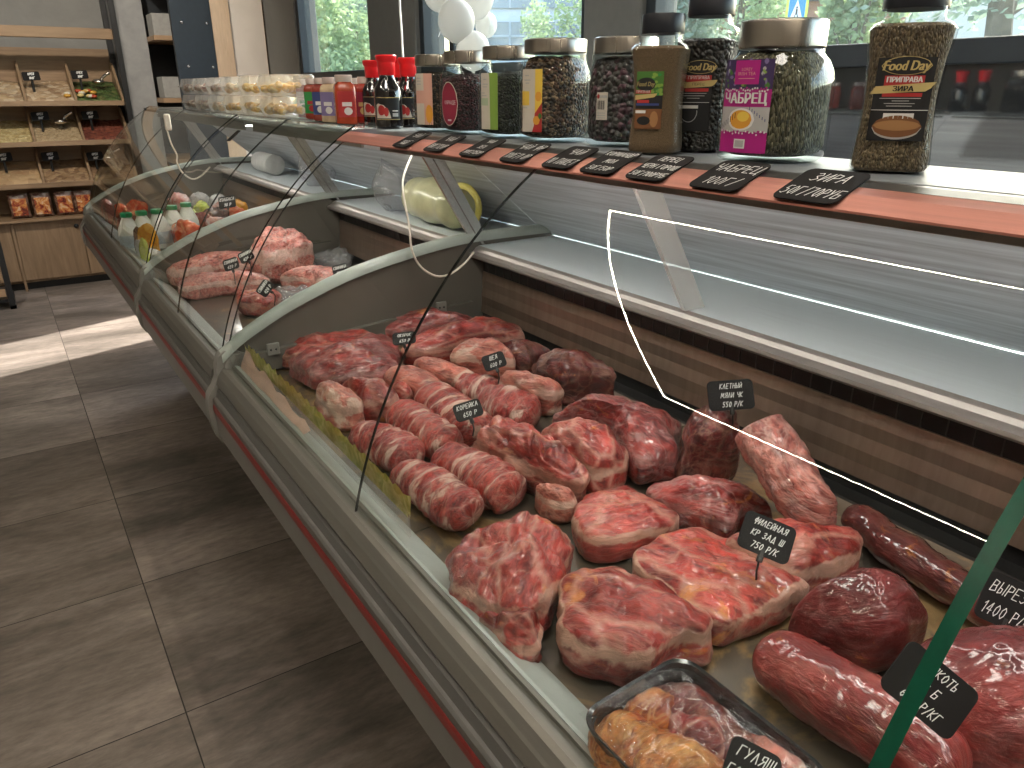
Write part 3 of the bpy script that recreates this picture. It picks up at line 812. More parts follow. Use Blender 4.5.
def build_case(label, y0, y1, panes, posts, seams, rail):
    t = thing('display_case', label, 'display case', (0.62, (y0+y1)/2, 0), 'refrigerated display cases')
    a, c = y0+0.013, y1-0.013
    extr('body', [(.58, 0.0), (1.0, 0.0), (1.05, .1), (1.05, .86), (.84, .86), (.80, .80), (.32, .80), (.31, .74), (.37, .66), (.42, .50), (.56, .10)], a, c, M_BODY, t)
    extr('lower_bumper', [(.2575, .727), (.2485, .733), (.247, .780), (.262, .780), (.31, .780), (.31, .727)], a, c, M_BUMPL, t)
    extr('red_stripe', [(.2465, .7805), (.2455, .785), (.2455, .793), (.2465, .797), (.30, .797), (.30, .7805)], a, c, M_RED, t)
    extr('bumper', [(.247, .7975), (.247, .808), (.250, .811), (.2535, .812), (.257, .824), (.262, .827), (.30, .827), (.30, .7975)], a, c, M_BUMP, t)
    extr('bumper_seal', [(.264, .8275), (.264, .8305), (.30, .8305), (.30, .8275)], a, c, M_BLACK, t)
    extr('front_rail', [(.259, .831), (.2575, .836), (.262, .850), (.2645, .853), (.270, .861), (.2755, .8645), (.277, .862), (.288, .862), (.2885, .866), (.293, .866), (.297, .852), (.300, .831)], a, c, M_ALU, t)
    extr('front_liner', [(.297, .866), (.2935, .866), (.299, .836), (.299, .80), (.311, .80), (.3345, .8345), (.3345, .8395), (.325, .846)], a, c, M_LINER, t)  # tray liner, widened so its pale band also paints the glass reflection
    n = max(1, round((y1-y0)/0.62)); L = (c-a-0.02)/n
    for k in range(n):
        u0, u1 = a+0.01+L*k+0.0015, a+0.01+L*(k+1)-0.0015
        b = B()
        prism(b, [(.312, deckz(.312)), (.800, deckz(.80)), (.802, deckz(.80)-.004), (.802, .82), (.312, .82)], u0, u1)
        obj('deck_tray', b, M_DECK, t, smooth=False)
    extr('air_return', [(.803, .81), (.803, .858), (.812, .862), (.845, .862), (.845, .81)], a, c, M_BLACK, t)
    zb = .884
    W = [(.8325, zb), (.8358, .902), (.8350, .920), (.8384, .938), (.8374, .956), (.8400, .974)]
    extr('back_wall', W + [(.852, .974), (.852, zb)], y0, y1, M_BACK, t)
    extr('air_return_slot', [(.838, .862), (.838, zb-.0003), (.85, zb-.0003), (.85, .862)], a, c, M_BLACK, t)
    extr('air_outlet', [(.842, .9743), (.842, 1.0075), (.87, 1.0075), (.87, .9743)], a, c, M_BLACK, t)
    b = B(); y = a+0.02
    while y < c-0.01:
        box(b, .8405, .843, y, y+.0015, .975, 1.007); y += 0.03
    s = obj('air_outlet_fin', b, M_BODY, t, smooth=False); s['kind'] = 'stuff'
    rim = [(.808, 1.009), (.8045, 1.013), (.8055, 1.018), (.811, 1.0205), (.817, 1.0225), (.822, 1.028), (.830, 1.0315), (.842, 1.032), (1.04, 1.034), (1.04, 1.008)]
    extr('work_shelf', rim[6:], y0, y1, M_WSTEEL, t)
    extr('work_shelf_rim', rim[:7]+[(.83, 1.009)], y0, y1, M_RIMS, t)
    # raked rear doors, two sliding leaves
    ym = (a+c)/2
    d = Vector((1.028-.757, 0, 1.034-1.262)).normalized(); nrm = Vector((d.z, 0, -d.x))
    for k, (u0, u1, off) in enumerate(((y0, y1, 0.0),)):
        q0 = Vector((.757, 0, 1.2615)) - nrm*off; q1 = Vector((1.028, 0, 1.035)) - nrm*off
        pts = [(q0.x, q0.z), (q1.x, q1.z), (q1.x-nrm.x*.005, q1.z-nrm.z*.005), (q0.x-nrm.x*.005, q0.z-nrm.z*.005)]
        extr('rear_door', pts, u0, u1, M_DOOR, t)
    extr('door_track', [(.75, 1.2625), (.75, 1.252), (.77, 1.252), (.77, 1.2625)], a, c, M_STEEL, t)
    extr('top_shelf', [(.590, 1.263), (.588, 1.268), (.590, 1.2735), (.594, 1.275), (.753, 1.275), (.757, 1.273), (.757, 1.263)], y0, y1, M_TOP if rail else M_SHGLASS, t)
    if rail:
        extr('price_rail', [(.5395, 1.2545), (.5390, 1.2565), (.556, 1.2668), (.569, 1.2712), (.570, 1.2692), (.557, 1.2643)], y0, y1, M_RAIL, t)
        extr('shelf_edge', [(.5695, 1.2690), (.5685, 1.2712), (.584, 1.2742), (.5895, 1.2745), (.5895, 1.2650)], y0, y1, M_DKSTEEL, t)
    if True:
        b = B(); box(b, .606, .612, a+0.03, c-0.03, 1.237, 1.263, .001); box(b, .612, .650, a+0.03, c-0.03, 1.250, 1.263, 0.002)
        lf = obj('lamp_housing', b, M_CAP, t, smooth=False)
        b = B(); box(b, .620, .646, a+0.04, c-0.04, 1.2465, 1.2503, 0.001); obj('lamp_tube', b, M_LAMPW, lf, smooth=False)
    for (g0, g1) in panes: glass_pane(t, g0, g1, th=.0028, bev=(.0085 if g0 == .138 else 0), edge=(M_EDGE if g0 == .138 else None), top=(None if rail else A2))
    for (yp, m) in posts:
        b = B(); prism(b, [(.681, 1.2625), (.724, 1.2625), (.862, 1.033), (.820, 1.033)], yp-.004, yp+.004)
        if m is M_STEEL: prism(b, [(.700, 1.2625), (.706, 1.2625), (.845, 1.033), (.838, 1.033)], yp-.007, yp+.007)
        obj('shelf_post', b, m, t, smooth=False)
    for ys in seams:
        b = B(); prism(b, CAPP, ys-.013, ys+.013)
        prism(b, [(x+.010 if x < .3 else x-.01, z-.01 if z > .8 else z+.012) for x, z in CAPP], ys-.016, ys+.016)
        obj('end_cap', b, M_CAP, t, angle=50)
    return t

YA, YB, YC = 1.41, 2.25, 3.667
CASE = {}
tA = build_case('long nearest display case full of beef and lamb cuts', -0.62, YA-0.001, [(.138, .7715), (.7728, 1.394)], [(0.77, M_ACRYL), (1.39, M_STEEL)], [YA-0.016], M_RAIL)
side_panel(tA, YA-0.030, YA-0.002)
socket(tA, 441, 307, YA-0.0415); socket(tA, 273, 349, YA-0.0415)
tB = build_case('short middle display case holding packed pork pieces', YA+0.001, YB-0.001, [(YA+.022, 1.8285), (1.8315, YB-.016)], [(YB-.022, M_STEEL)], [YB-0.016], None)
side_panel(tB, YB-0.030, YB-0.002)
tC = build_case('farthest display case with milk bottles and packaged food by the nut rack', YB+0.001, YC, [(YB+.022, 2.957), (2.960, YC-.012)], [(YC-.022, M_STEEL)], [YC-0.016], None)
side_panel(tC, YC-0.030, YC-0.002)
# clear end sheet of the farthest case
b = B(); P = [(x+.004, z-.002) for x, z in arc(GR-0.008, 30)]
prism(b, P+[(.75, 1.258), (.80, 1.058), (.535, 1.013), (.431, .98), (.331, .932)], YC-.020, YC-.014)
b.normal_update()
for f in b.faces:
    if abs(f.normal.y) < 0.5: f.material_index = 1
obj('end_glass', b, [M_GLASS, M_RIM], tC, smooth=False)
b = B(); tube(b, catmull([(.562, YC-.017, 1.268), (.60, YC-.016, 1.262), (.64, YC-.018, 1.257), (.69, YC-.014, 1.259), (.74, YC-.018, 1.255), (.775, YC-.016, 1.247)], 30), .006, 8)
obj('end_gasket', b, M_BLACK, tC)

# cables of the case lamps
def cable(label, pts, m=None, r=0.0022):
    b = B(); tube(b, catmull(pts, 40), r, 8)
    c = pts[0]
    return tag(obj('cable', b, m or M_WIRE, loc=c), label, 'cable', 'lamp cables in the cases')
P = [at_y(px, py, 1.352) for px, py in [(412, 155), (404, 175), (403, 192), (409, 225), (412, 250), (421, 267), (436, 276), (450, 274), (464, 264), (474, 252)]]
P[0].z = min(P[0].z, 1.24); cable('white lamp cable drooping over the partition near the yellow bag', P)
P = [at_y(px, py, 2.27) for px, py in [(168, 118), (167, 128), (171, 143), (177, 155), (177, 162), (182, 172), (192, 179), (201, 176), (210, 167)]]
cable('white lamp cable with plug hanging in the farthest case', P)
b = B(); q = at_y(167.5, 122, 2.27); box(b, q.x-.008, q.x+.008, q.y-.006, q.y+.006, q.z-.022, q.z+.02, .004)
b2 = obj('cable_plug', b, M_WIRE, loc=q, smooth=False); tag(b2, 'pale plug block on the cable in the farthest case', 'plug')

# clear divider with a printed leaf border, standing along the front of the meat
XD = .3185
def leafy():
    m, nt, out = new_mat('leaf_border_print')
    v = coords(nt, 'Object', (1, 1, 1))
    n = noise_tex(nt, v, 38, 4, 0.6, 1.5); n2 = noise_tex(nt, v, 9, 2)
    c1 = ramp(nt, n, [(0.3, (0.30, 0.36, 0.07)), (0.5, (0.62, 0.62, 0.22)), (0.66, (0.90, 0.84, 0.55))])
    c2 = ramp(nt, n, [(0.3, (0.34, 0.26, 0.06)), (0.5, (0.58, 0.46, 0.16)), (0.66, (0.74, 0.60, 0.32))])
    bsdf(nt, out, **{'Base Color': mixc(nt, ramp(nt, n2, [(0.4, (0, 0, 0)), (0.6, (1, 1, 1))]).outputs[0], c1.outputs[0], c2.outputs[0]), 'Roughness': 0.35})
    return m
M_LEAF = leafy()
M_CLEARD = glassy('clear_divider_sheet', (0.95, 0.95, 0.94), 1.6, haze=0.10, hazecol=(0.85, 0.8, 0.76))
t = thing('deck_divider', 'clear divider sheet with green leafy top border along the front of the meat', 'divider', (XD, 1.0, .8515))
ya, yb = at_x(408, 497, XD).y, 1.372
b = B(); box(b, XD-.0012, XD+.0012, ya, yb, .8515, .882); obj('sheet', b, M_CLEARD, t, smooth=False)
b = B(); random.seed(3)
n = 70
for s in range(2):
    prev = None
    for k in range(n+1):
        y = ya+(yb-ya)*k/n
        h = .9025+.003*math.sin(k*1.9+s)+random.uniform(-.0015, .0015)
        x = XD+(.003 if s else -.003)+random.uniform(-.001, .001)
        a_, c_ = b.verts.new((XD+(.0016 if s else -.0016), y, .879)), b.verts.new((x, y, h))
        if prev: b.faces.new((prev[0], prev[1], c_, a_))
        prev = (a_, c_)
bmesh.ops.solidify(b, geom=b.faces[:], thickness=.0008)
obj('leaf_border', b, M_LEAF, t, angle=60)
# pink sheet added between divider and glass to paint the reflection there
M_PINKREFL = plain('pink_reflection', (0.80, 0.60, 0.50), 0.6, var=0.06)
b = B(); g = []
for i in range(13):
    row = []
    for j in range(9):
        y = 1.02+.345*i/12; u = j/8
        x = .3010+.0125*u+.0012*math.sin(i*1.3+j*.7)
        z = .8635-.011*u+.052*u*(0.55+.45*math.sin(i*.9+.8)**2)*(0.35+0.65*i/12)+.0012*math.sin(i*2.1)
        row.append(b.verts.new((x, y, z)))
    g.append(row)
for i in range(12):
    for j in range(8): b.faces.new((g[i][j], g[i+1][j], g[i+1][j+1], g[i][j+1]))
bmesh.ops.solidify(b, geom=b.faces[:], thickness=.0006)
tag(obj('reflection_sheet', b, M_PINKREFL, loc=(.308, 1.2, deckz(.308)), angle=60), 'pink sheet added as the reflection behind the front glass at the partition', 'paper')
# ------------------------------------------------------------------ goods on the top shelf
ZT = 1.2752
M_JGLASS = glassy('jar_glass', (0.93, 0.97, 0.96), 1.55)
M_PET = glassy('pet_plastic', (0.95, 0.95, 0.93), 1.5, rough=0.06, wr=0.25)
M_LID = brushed('steel_lid', (0.50, 0.46, 0.41), 0.28, 2, 25, 0.12, 0.0)
M_LIDB = plain('black_lid', (0.012, 0.014, 0.02), 0.35)
def flat(name, c, rough=0.45): return plain(name, c, rough, var=0.04)
PK = dict(black=flat('print_black', (.012, .012, .013)), white=flat('print_white', (.72, .70, .68)), red=flat('print_red', (.42, .03, .03)), gold=flat('print_gold', (.55, .42, .17), .35),
          magenta=flat('print_magenta', (.42, .012, .20)), orange=flat('print_orange', (.72, .33, .04)), yellow=flat('print_yellow', (.80, .55, .08)), green=flat('print_green', (.22, .36, .06)), leaf=flat('print_leaf', (.06, .18, .03)),
          pink=flat('print_pink', (.68, .38, .30)), grey=flat('print_grey', (.45, .44, .43)), brown=flat('print_brown', (.20, .08, .03)), maroon=flat('print_maroon', (.28, .02, .05)), blue=flat('print_blue', (.04, .06, .20)),
          purple=flat('print_purple', (.20, .16, .32)), dpurple=flat('print_dark_purple', (.05, .03, .10)), cream=flat('print_cream', (.62, .56, .48)), dgreen=flat('print_deep_green', (.03, .25, .06)), ltgreen=flat('print_light_green', (.42, .50, .34)), nut=flat('print_nut_brown', (.36, .18, .07)))
PKN = list(PK); PKM = [PK[k] for k in PKN]

class Wrap:
    """prints laid on a jar wall: x to the viewer's right, y up, metres, around a centre direction."""
    def __init__(s, cx, cy, r, power, rot, th, zc, k=1.0):
        s.k = k
        s.cx, s.cy, s.r, s.p, s.rot, s.th, s.zc = cx, cy, r, power, rot, th, zc; s.bm = B()
    def pt(s, x, y, off):
        x, y = x*s.k, y*s.k
        t = s.th + x/s.r
        c, q = math.cos(t-s.rot), math.sin(t-s.rot)
        k = (abs(c)**s.p+abs(q)**s.p)**(-1.0/s.p)*s.r+off
        return (s.cx+k*math.cos(t), s.cy+k*math.sin(t), s.zc+y)
    def face(s, pts, col, off):
        f = s.bm.faces.new([s.bm.verts.new(s.pt(x, y, off)) for x, y in pts]); f.material_index = PKN.index(col)
    def rect(s, x0, x1, y0, y1, col, lv=1, n=10):
        off = .0002+.00022*lv
        for k in range(n):
            a, c = x0+(x1-x0)*k/n, x0+(x1-x0)*(k+1)/n
            s.face([(a, y0), (c, y0), (c, y1), (a, y1)], col, off)
    def fan(s, pts, col, lv=2, n=14):
        off = .0002+.00022*lv
        x0, x1 = min(p[0] for p in pts), max(p[0] for p in pts)
        n = max(4, min(n, int((x1-x0)/.0012)))
        def span(x):
            ys = []
            for (ax, ay), (bx, by) in zip(pts, pts[1:]+pts[:1]):
                if (ax-x)*(bx-x) <= 0 and abs(ax-bx) > 1e-9: ys.append(ay+(by-ay)*(x-ax)/(bx-ax))
            return (min(ys), max(ys)) if ys else (0, 0)
        for k in range(n):
            a = x0+(x1-x0)*(k/n); c = x0+(x1-x0)*((k+1)/n)
            a_, c_ = max(a, x0+1e-6), min(c, x1-1e-6)
            p, q = span(a_), span(c_)
            s.face([(a, p[0]), (c, q[0]), (c, q[1]), (a, p[1])], col, off)
    def disc(s, x, y, rx, ry, col, lv=2, n=20, a0=0, a1=360):
        s.fan([(x+rx*math.cos(R(a0+(a1-a0)*k/n)), y+ry*math.sin(R(a0+(a1-a0)*k/n))) for k in range(n if a1-a0 == 360 else n+1)], col, lv)
    def text(s, t, x, y, size, col, lv=3, wmax=None, skew=0.0, bold=0.0):
        if bold:
            for q in (-bold, bold): s.text(t, x+q, y, size, col, lv, wmax, skew)
            y += bold*.0
        V, F = font_polys(t, size)
        off = .0005+.00022*lv
        xs = [v[0] for v in V]; k = 1.0
        if wmax and max(xs)-min(xs) > 0: k = wmax/(max(xs)-min(xs))
        vs = [s.bm.verts.new(s.pt(x+a*k+skew*b, y+b, off)) for a, b in V]
        for f in F:
            try: s.bm.faces.new([vs[i] for i in f]).material_index = PKN.index(col)
            except Exception: pass
    def done(s, name, parent):
        used = sorted(set(f.material_index for f in s.bm.faces))
        for f in s.bm.faces: f.material_index = used.index(f.material_index)
        me = obj(name, s.bm, [PKM[i] for i in used], parent, smooth=False)
        return me

def th_cam(cx, cy): return math.atan2(-cy, -cx)

def glass_jar(label, px, py, X, r, h, lidr, lidh, fill, fillmat, power=2.6, group='glass tea jars with steel lids'):
    p = at_x(px, py, X); cx, cy = p.x, p.y; z = ZT
    t = thing('glass_jar', label, 'jar', (cx, cy, z), group)
    rot = math.radians(10)
    b = B()
    sh = h-lidh
    prof = [(r*.2, z), (r*.84, z), (r*.95, z+.004), (r, z+.012), (r, z+sh*.66), (r*.985, z+sh*.74), (r*.94, z+sh*.82), (r*.86, z+sh*.90), (lidr*.95, z+sh*.96), (lidr*.93, z+sh*1.03)]
    lathe(b, prof, cx, cy, 56, power=power, rot=rot)
    obj('glass_body', b, M_JGLASS, t)
    b = B()
    zi = z+.006; top = z+sh*fill; ri = r-.0035
    body = [(ri*.75, zi), (ri*.93, zi+.003), (ri, zi+.009)]
    for k in range(1, 12): 
        zz = zi+.009+(top-zi-.012)*k/11
        q = (zz-z)/sh
        m = 1.0 if q < .66 else (1-.14*((q-.66)/.24)**1.5)
        body.append((ri*m, zz))
    body += [(ri*.8, top+.002), (ri*.4, top+.005), (ri*.02, top+.004)]
    lathe(b, body, cx, cy, 56, power=power, rot=rot)
    for v in b.verts:
        if v.co.z > top-.012:
            v.co.z += .004*noise.noise(v.co*70)
    obj('contents', b, fillmat, t)
    b = B()
    l0 = z+sh*1.0
    lathe(b, [(lidr*.97, l0), (lidr, l0+.0015), (lidr, z+h-.003), (lidr*.985, z+h-.0008), (lidr*.95, z+h), (lidr*.02, z+h-.001)], cx, cy, 56)
    obj('lid', b, M_LID, t, angle=25)
    return t, cx, cy, r, power, rot, z

TEA = grains('black_tea_leaves', [(.010, .007, .006), (.025, .014, .010), (.05, .022, .015), (.014, .010, .008), (.15, .09, .05)], 330, .55, 1.0, (1, .45, 1))
TEARED = grains('hibiscus_tea', [(.02, .006, .008), (.05, .01, .014), (.012, .006, .006), (.09, .02, .028)], 300, .55, 1.0, (1, .5, 1))
TEAGRN = grains('green_tea_leaves', [(.010, .012, .008), (.020, .024, .014), (.012, .010, .008), (.035, .04, .02)], 330, .55, 1.0, (1, .45, 1))
TEAMIX = grains('fruit_tea_mix', [(.012, .010, .009), (.035, .018, .012), (.14, .06, .03), (.02, .013, .01), (.30, .20, .11), (.02, .012, .01)], 280, .55, 1.0, (1, .5, 1))
TEADARK = grains('dark_berry_tea', [(.03, .026, .024), (.05, .04, .035), (.025, .02, .02), (.09, .03, .045)], 150, .45, 1.0)
THYME = grains('dried_thyme', [(.04, .036, .018), (.09, .08, .042), (.17, .15, .08), (.03, .026, .014), (.27, .23, .14), (.07, .058, .03)], 560, .65, .8, (1, 1, .35))
CUMIN = grains('cumin_seeds', [(.09, .06, .03), (.17, .12, .06), (.26, .19, .10), (.06, .045, .022), (.20, .15, .085)], 700, .6, .8, (1, 1, .45))
POWDER = grains('ground_spice', [(.13, .085, .042), (.16, .105, .055), (.11, .07, .034)], 1200, .8, .3)
PEPPER = grains('black_peppercorns', [(.012, .011, .010), (.022, .019, .017), (.035, .028, .023), (.016, .014, .012)], 230, .4, 1.0)

JG = 'glass tea jars with steel lids'
# the five tea jars
J = glass_jar('tea jar with orange and white label beside the red-capped bottles', 440, 132, .67, .044, .124, .0395, .018, .86, TEA)
t, cx, cy, r, pw, rot, z = J
W_ = Wrap(cx, cy, r, pw, rot, th_cam(cx, cy)+R(-36), z+.054, .93)
W_.rect(-.019, .019, -.045, .043, 'cream'); W_.rect(.002, .019, -.045, .043, 'pink', 2, 6); W_.rect(-.019, .002, -.008, .014, 'pink', 2, 6); W_.disc(.012, -.026, .0068, .016, 'orange', 3); W_.rect(.004, .019, -.045, -.018, 'nut', 2, 4)
for k in range(3): W_.rect(-.016, -.004, .034-.005*k, .0358-.005*k, 'grey', 3, 4)
W_.done('label', t)
J = glass_jar('tea jar with round dark red label, second from the left of the steel-lidded jars', 469, 133, .67, .0435, .126, .0385, .018, .80, TEARED)
t, cx, cy, r, pw, rot, z = J
W_ = Wrap(cx, cy, r, pw, rot, th_cam(cx, cy)+R(-46), z+.047, .93)
W_.disc(.0, .0, .0205, .036, 'cream', 1, 30); W_.disc(0, 0, .0193, .0345, 'maroon', 2, 30); W_.text('КАРКАДЕ', .003, .002, .0085, 'white', 3, .026); W_.rect(-.003, .006, -.028, -.025, 'white', 3, 3)
W_.done('label', t)
J = glass_jar('tea jar with white and green label, between red-label jar and yellow-label jar', 509, 136, .67, .0445, .128, .0395, .018, .80, TEAGRN)
t, cx, cy, r, pw, rot, z = J
W_ = Wrap(cx, cy, r, pw, rot, th_cam(cx, cy)+R(-42), z+.052, .93)
W_.rect(-.018, .018, -.042, .042, 'cream'); W_.fan([(.003, -.042), (.018, -.042), (.018, .042), (.001, .042), (.005, .02), (.0065, 0), (.0045, -.02)], 'green', 2); W_.rect(-.018, -.001, -.006, .005, 'ltgreen', 2, 5)
for a, c, y in ((-.012, -.004, .032), (-.014, -.001, .025), (-.013, -.003, .021), (-.018, -.008, .012), (-.018, -.004, .008)): W_.rect(a, c, y, y+.0014, 'grey', 3, 4)
W_.done('label', t)
J = glass_jar('largest tea jar with white and yellow label, fourth of the steel-lidded jars', 554, 141, .67, .0470, .132, .0430, .018, .93, TEAMIX)
t, cx, cy, r, pw, rot, z = J
W_ = Wrap(cx, cy, r, pw, rot, th_cam(cx, cy)+R(-42), z+.054, .95)
W_.rect(-.019, .019, -.042, .042, 'cream'); W_.rect(.007, .019, -.042, .042, 'yellow', 2, 5); W_.rect(-.019, -.004, -.006, .013, 'yellow', 2, 5)
W_.disc(.013, .006, .0055, .0065, 'orange', 3); W_.fan([(.006, -.018), (.019, -.002), (.019, -.042), (.002, -.042), (.007, -.03)], 'red', 3); W_.disc(.010, -.026, .006, .006, 'orange', 4); W_.disc(.016, -.020, .003, .004, 'leaf', 5)
for a, c, y in ((-.013, -.005, .033), (-.014, -.002, .027), (-.012, -.004, .023), (-.018, -.008, -.010)): W_.rect(a, c, y, y+.0015, 'grey', 3, 4)
W_.done('label', t)
J = glass_jar('jar of dark berry tea with small barcode sticker behind the brown powder bottle', 621, 147, .69, .0445, .129, .0405, .019, .93, TEADARK)
t, cx, cy, r, pw, rot, z = J
W_ = Wrap(cx, cy, r, pw, rot, th_cam(cx, cy)+R(-36), z+.049, .95)
W_.rect(-.009, .009, -.017, .017, 'cream'); W_.rect(-.008, .008, .010, .0135, 'grey', 2, 4); W_.disc(-.006, .012, .0025, .003, 'red', 3)
for k in range(9): W_.rect(-.007+.0013*k, -.0065+.0013*k+(.0004 if k % 3 else 0), -.004, .007, 'black', 2, 1)
for k in range(3): W_.rect(-.007, .006, -.009-.003*k, -.008-.003*k, 'grey', 2, 3)
W_.done('label', t)
# embossed oval on that jar's wall
b = B(); We = Wrap(cx, cy, r, pw, rot, th_cam(cx, cy)+R(-12), z+.056)
tube(b, [We.pt(.026*math.cos(2*math.pi*k/40), .042*math.sin(2*math.pi*k/40), .0006) for k in range(41)], .0012, 6, cap=False); We.bm.free()
obj('embossed_oval', b, M_JGLASS, t)
# thyme jar
J = glass_jar('big squat thyme jar with magenta label and steel lid', 768, 163, .672, .0525, .1310, .0415, .0255, .93, THYME, 2.4, 'large jars near the camera')
t, cx, cy, r, pw, rot, z = J
W_ = Wrap(cx, cy, r, pw, rot, th_cam(cx, cy)+R(-33), z+.0525, .89)
w0 = .0295
W_.rect(-w0, w0, -.048, .048, 'magenta', 1, 16); W_.rect(-w0, w0, .018, .048, 'dpurple', 2, 14); W_.rect(-w0, w0, -.026, .000, 'grey', 2, 14)
rr = random.Random(4)
for k in range(46):
    W_.disc(rr.uniform(-w0+.003, w0-.003), rr.uniform(.020, .047), rr.uniform(.0012, .003), rr.uniform(.0012, .003), rr.choice(['purple', 'leaf', 'dpurple', 'grey', 'green']), 3, 8)
for k in range(40):
    W_.disc(-w0+.003+(2*w0-.006)*k/39, .0175+rr.uniform(-.002, .002), .0011, .0011, 'magenta' if k % 2 else 'white', 4, 6); W_.disc(-w0+.003+(2*w0-.006)*k/39, -.027+rr.uniform(-.002, .002), .0011, .0011, 'white' if k % 3 == 0 else 'magenta', 4, 6)
W_.rect(-.014, .015, .023, .047, 'magenta', 5, 8); W_.text('LOREY', .0005, .038, .0042, 'pink', 6); W_.text('IRISH TEA', .0005, .0335, .0048, 'pink', 6); W_.rect(-.009, .010, .0285, .0292, 'pink', 6, 4)
W_.text('ЧАБРЕЦ', 0, .0082, .0150, 'white', 5, .050, 0, .0006)
W_.disc(-.002, -.013, .0165, .0118, 'white', 3, 24); W_.disc(-.002, -.013, .0135, .0098, 'orange', 4, 24); W_.disc(.001, -.010, .0075, .0052, 'yellow', 5, 18)
for k in range(7): W_.rect(-w0+.002+.003*k, -w0+.0028+.003*k, -.024+.002*k, -.018+.002*k, 'black', 4, 1); W_.rect(w0-.022+.003*k, w0-.0212+.003*k, -.003-.002*k, .0-.002*k, 'blue', 4, 1)
W_.rect(-.0075, .006, -.0435, -.0335, 'white', 3, 4); W_.rect(-.006, .0045, -.042, -.035, 'grey', 4, 4)
W_.done('label', t)

# spice bottles
def spice_bottle(label, px, py, X, hw, h, fill, fm, face_deg):
    p = at_x(px, py, X); cx, cy, z = p.x, p.y, ZT
    t = thing('spice_bottle', label, 'spice bottle', (cx, cy, z), 'tall spice bottles with dark lids')
    th = th_cam(cx, cy)+R(face_deg); rot = th
    lidh = .0185; nk = .010; sh = h-lidh-nk
    q = lambda s: 1.02-.10*math.sin(math.pi*min(1, max(0, (s-.05)/.85)))**1.2+.06*max(0, (s-.8)/.2)
    prof = [(hw*.7, z), (hw*.96, z+.002)]+[(hw*q(k/14), z+.004+(sh*.94-.004)*k/14) for k in range(15)]+[(hw*.95, z+sh*.98), (hw*.78, z+sh), (hw*.74, z+sh+.003), (hw*.74, z+sh+nk)]
    b = B(); lathe(b, prof, cx, cy, 64, power=4.2, rot=rot); obj('bottle_body', b, M_PET, t)
    b = B()
    zi = z+.002
    pr = [(hw*.9, zi)]+[((hw-.0015)*q(k/14*fill), zi+.003+(sh*.93*fill)*k/14) for k in range(15)]+[(hw*.8, zi+sh*.93*fill+.006), (hw*.02, zi+sh*.93*fill+.007)]
    lathe(b, pr, cx, cy, 64, power=4.2, rot=rot); obj('contents', b, fm, t)
    b = B(); rl = hw*.80
    lathe(b, [(rl, z+sh+nk-.001), (rl*1.02, z+sh+nk+.001), (rl*1.02, z+h-.002), (rl*.98, z+h), (rl*.02, z+h)], cx, cy, 56)
    for k in range(1, 0): pass
    obj('lid', b, M_LIDB, t, angle=30)
    return t, Wrap(cx, cy, hw*.985, 4.2, rot, th, z+sh*.46, hw/.0375), sh
def brand(W_, y, s, cut='Food Day'):
    W_.disc(0, y, .020*s, .0085*s, 'gold', 3, 28); W_.disc(0, y, .0192*s, .0079*s, 'black', 4, 28)
    W_.text(cut, 0, y-.0003, .0125*s, 'gold', 5, .036*s, .15, .0004)
t, W_, sh = spice_bottle('nearest spice bottle full of cumin at the right end of the top shelf', 887, 171, .668, .0315, .1500, .985, CUMIN, 2)
W_.rect(-.0235, .0235, -.034, .044, 'black', 1, 14); brand(W_, .0365, 1.02)
W_.rect(-.0165, .0165, .018, .0275, 'red', 3, 8); W_.text('ПРИПРАВА', 0, .0235, .0070, 'white', 4, .029, 0, .0003)
W_.fan([(-.026, .0105), (.020, .0130), (.0255, .0215), (-.024, .0175)], 'gold', 4); W_.text('ЗИРА', 0, .0152, .0066, 'black', 5, None, 0, .0003)
W_.rect(-.0165, .0165, .0080, .0115, 'red', 3, 6)
for k, (a, c) in enumerate(((-.018, .016), (-.008, .007), (-.014, .012), (-.012, .010))): W_.rect(a, c, .0062-.0024*k, .0068-.0024*k, 'grey', 3, 4)
W_.rect(-.023, .023, -.0048, -.0042, 'white', 3, 8); W_.rect(-.013, .013, -.0125, -.0075, 'white', 3, 6)
W_.disc(0, -.0215, .0205, .011, 'grey', 2, 26); W_.disc(0, -.0200, .0205, .0105, 'brown', 3, 26); W_.disc(0, -.0190, .0195, .0050, 'nut', 4, 24)
W_.done('label', t)
t, W_, sh = spice_bottle('spice bottle of light brown powder, left of the two behind the thyme jar', 655, 153, .634, .0285, .1440, .97, POWDER, -14)
W_.rect(-.022, .014, -.033, .044, 'black', 1, 12); W_.rect(-.022, .014, .012, .044, 'leaf', 2, 10)
rr = random.Random(9)
for k in range(22): W_.disc(rr.uniform(-.004, .012), rr.uniform(.014, .042), .003, .0022, rr.choice(['green', 'dgreen']), 3, 7)
W_.disc(-.009, .027, .013, .009, 'black', 4, 20); W_.text('Food Day', -.009, .027, .0085, 'gold', 5, .023, .15)
W_.rect(-.022, -.002, .0145, .0195, 'red', 4, 6); W_.text('ПРИПРАВА', -.012, .0170, .0045, 'white', 5, .018); W_.fan([(-.022, .006), (.004, .010), (.007, .015), (-.022, .0125)], 'gold', 5); W_.rect(-.020, -.004, .002, .006, 'red', 4, 4)
W_.rect(-.021, .010, -.0015, .0015, 'blue', 4, 6); W_.rect(-.021, -.008, -.012, -.008, 'white', 4, 4)
W_.rect(-.022, .014, -.033, -.006, 'brown', 2, 10); W_.disc(-.010, -.022, .009, .006, 'black', 4, 16); W_.disc(.004, -.020, .006, .011, 'nut', 3, 14)
W_.done('label', t)
t, W_, sh = spice_bottle('spice bottle of black peppercorns, right of the powder bottle behind the thyme jar', 699, 157, .704, .0320, .1640, .90, PEPPER, -12)
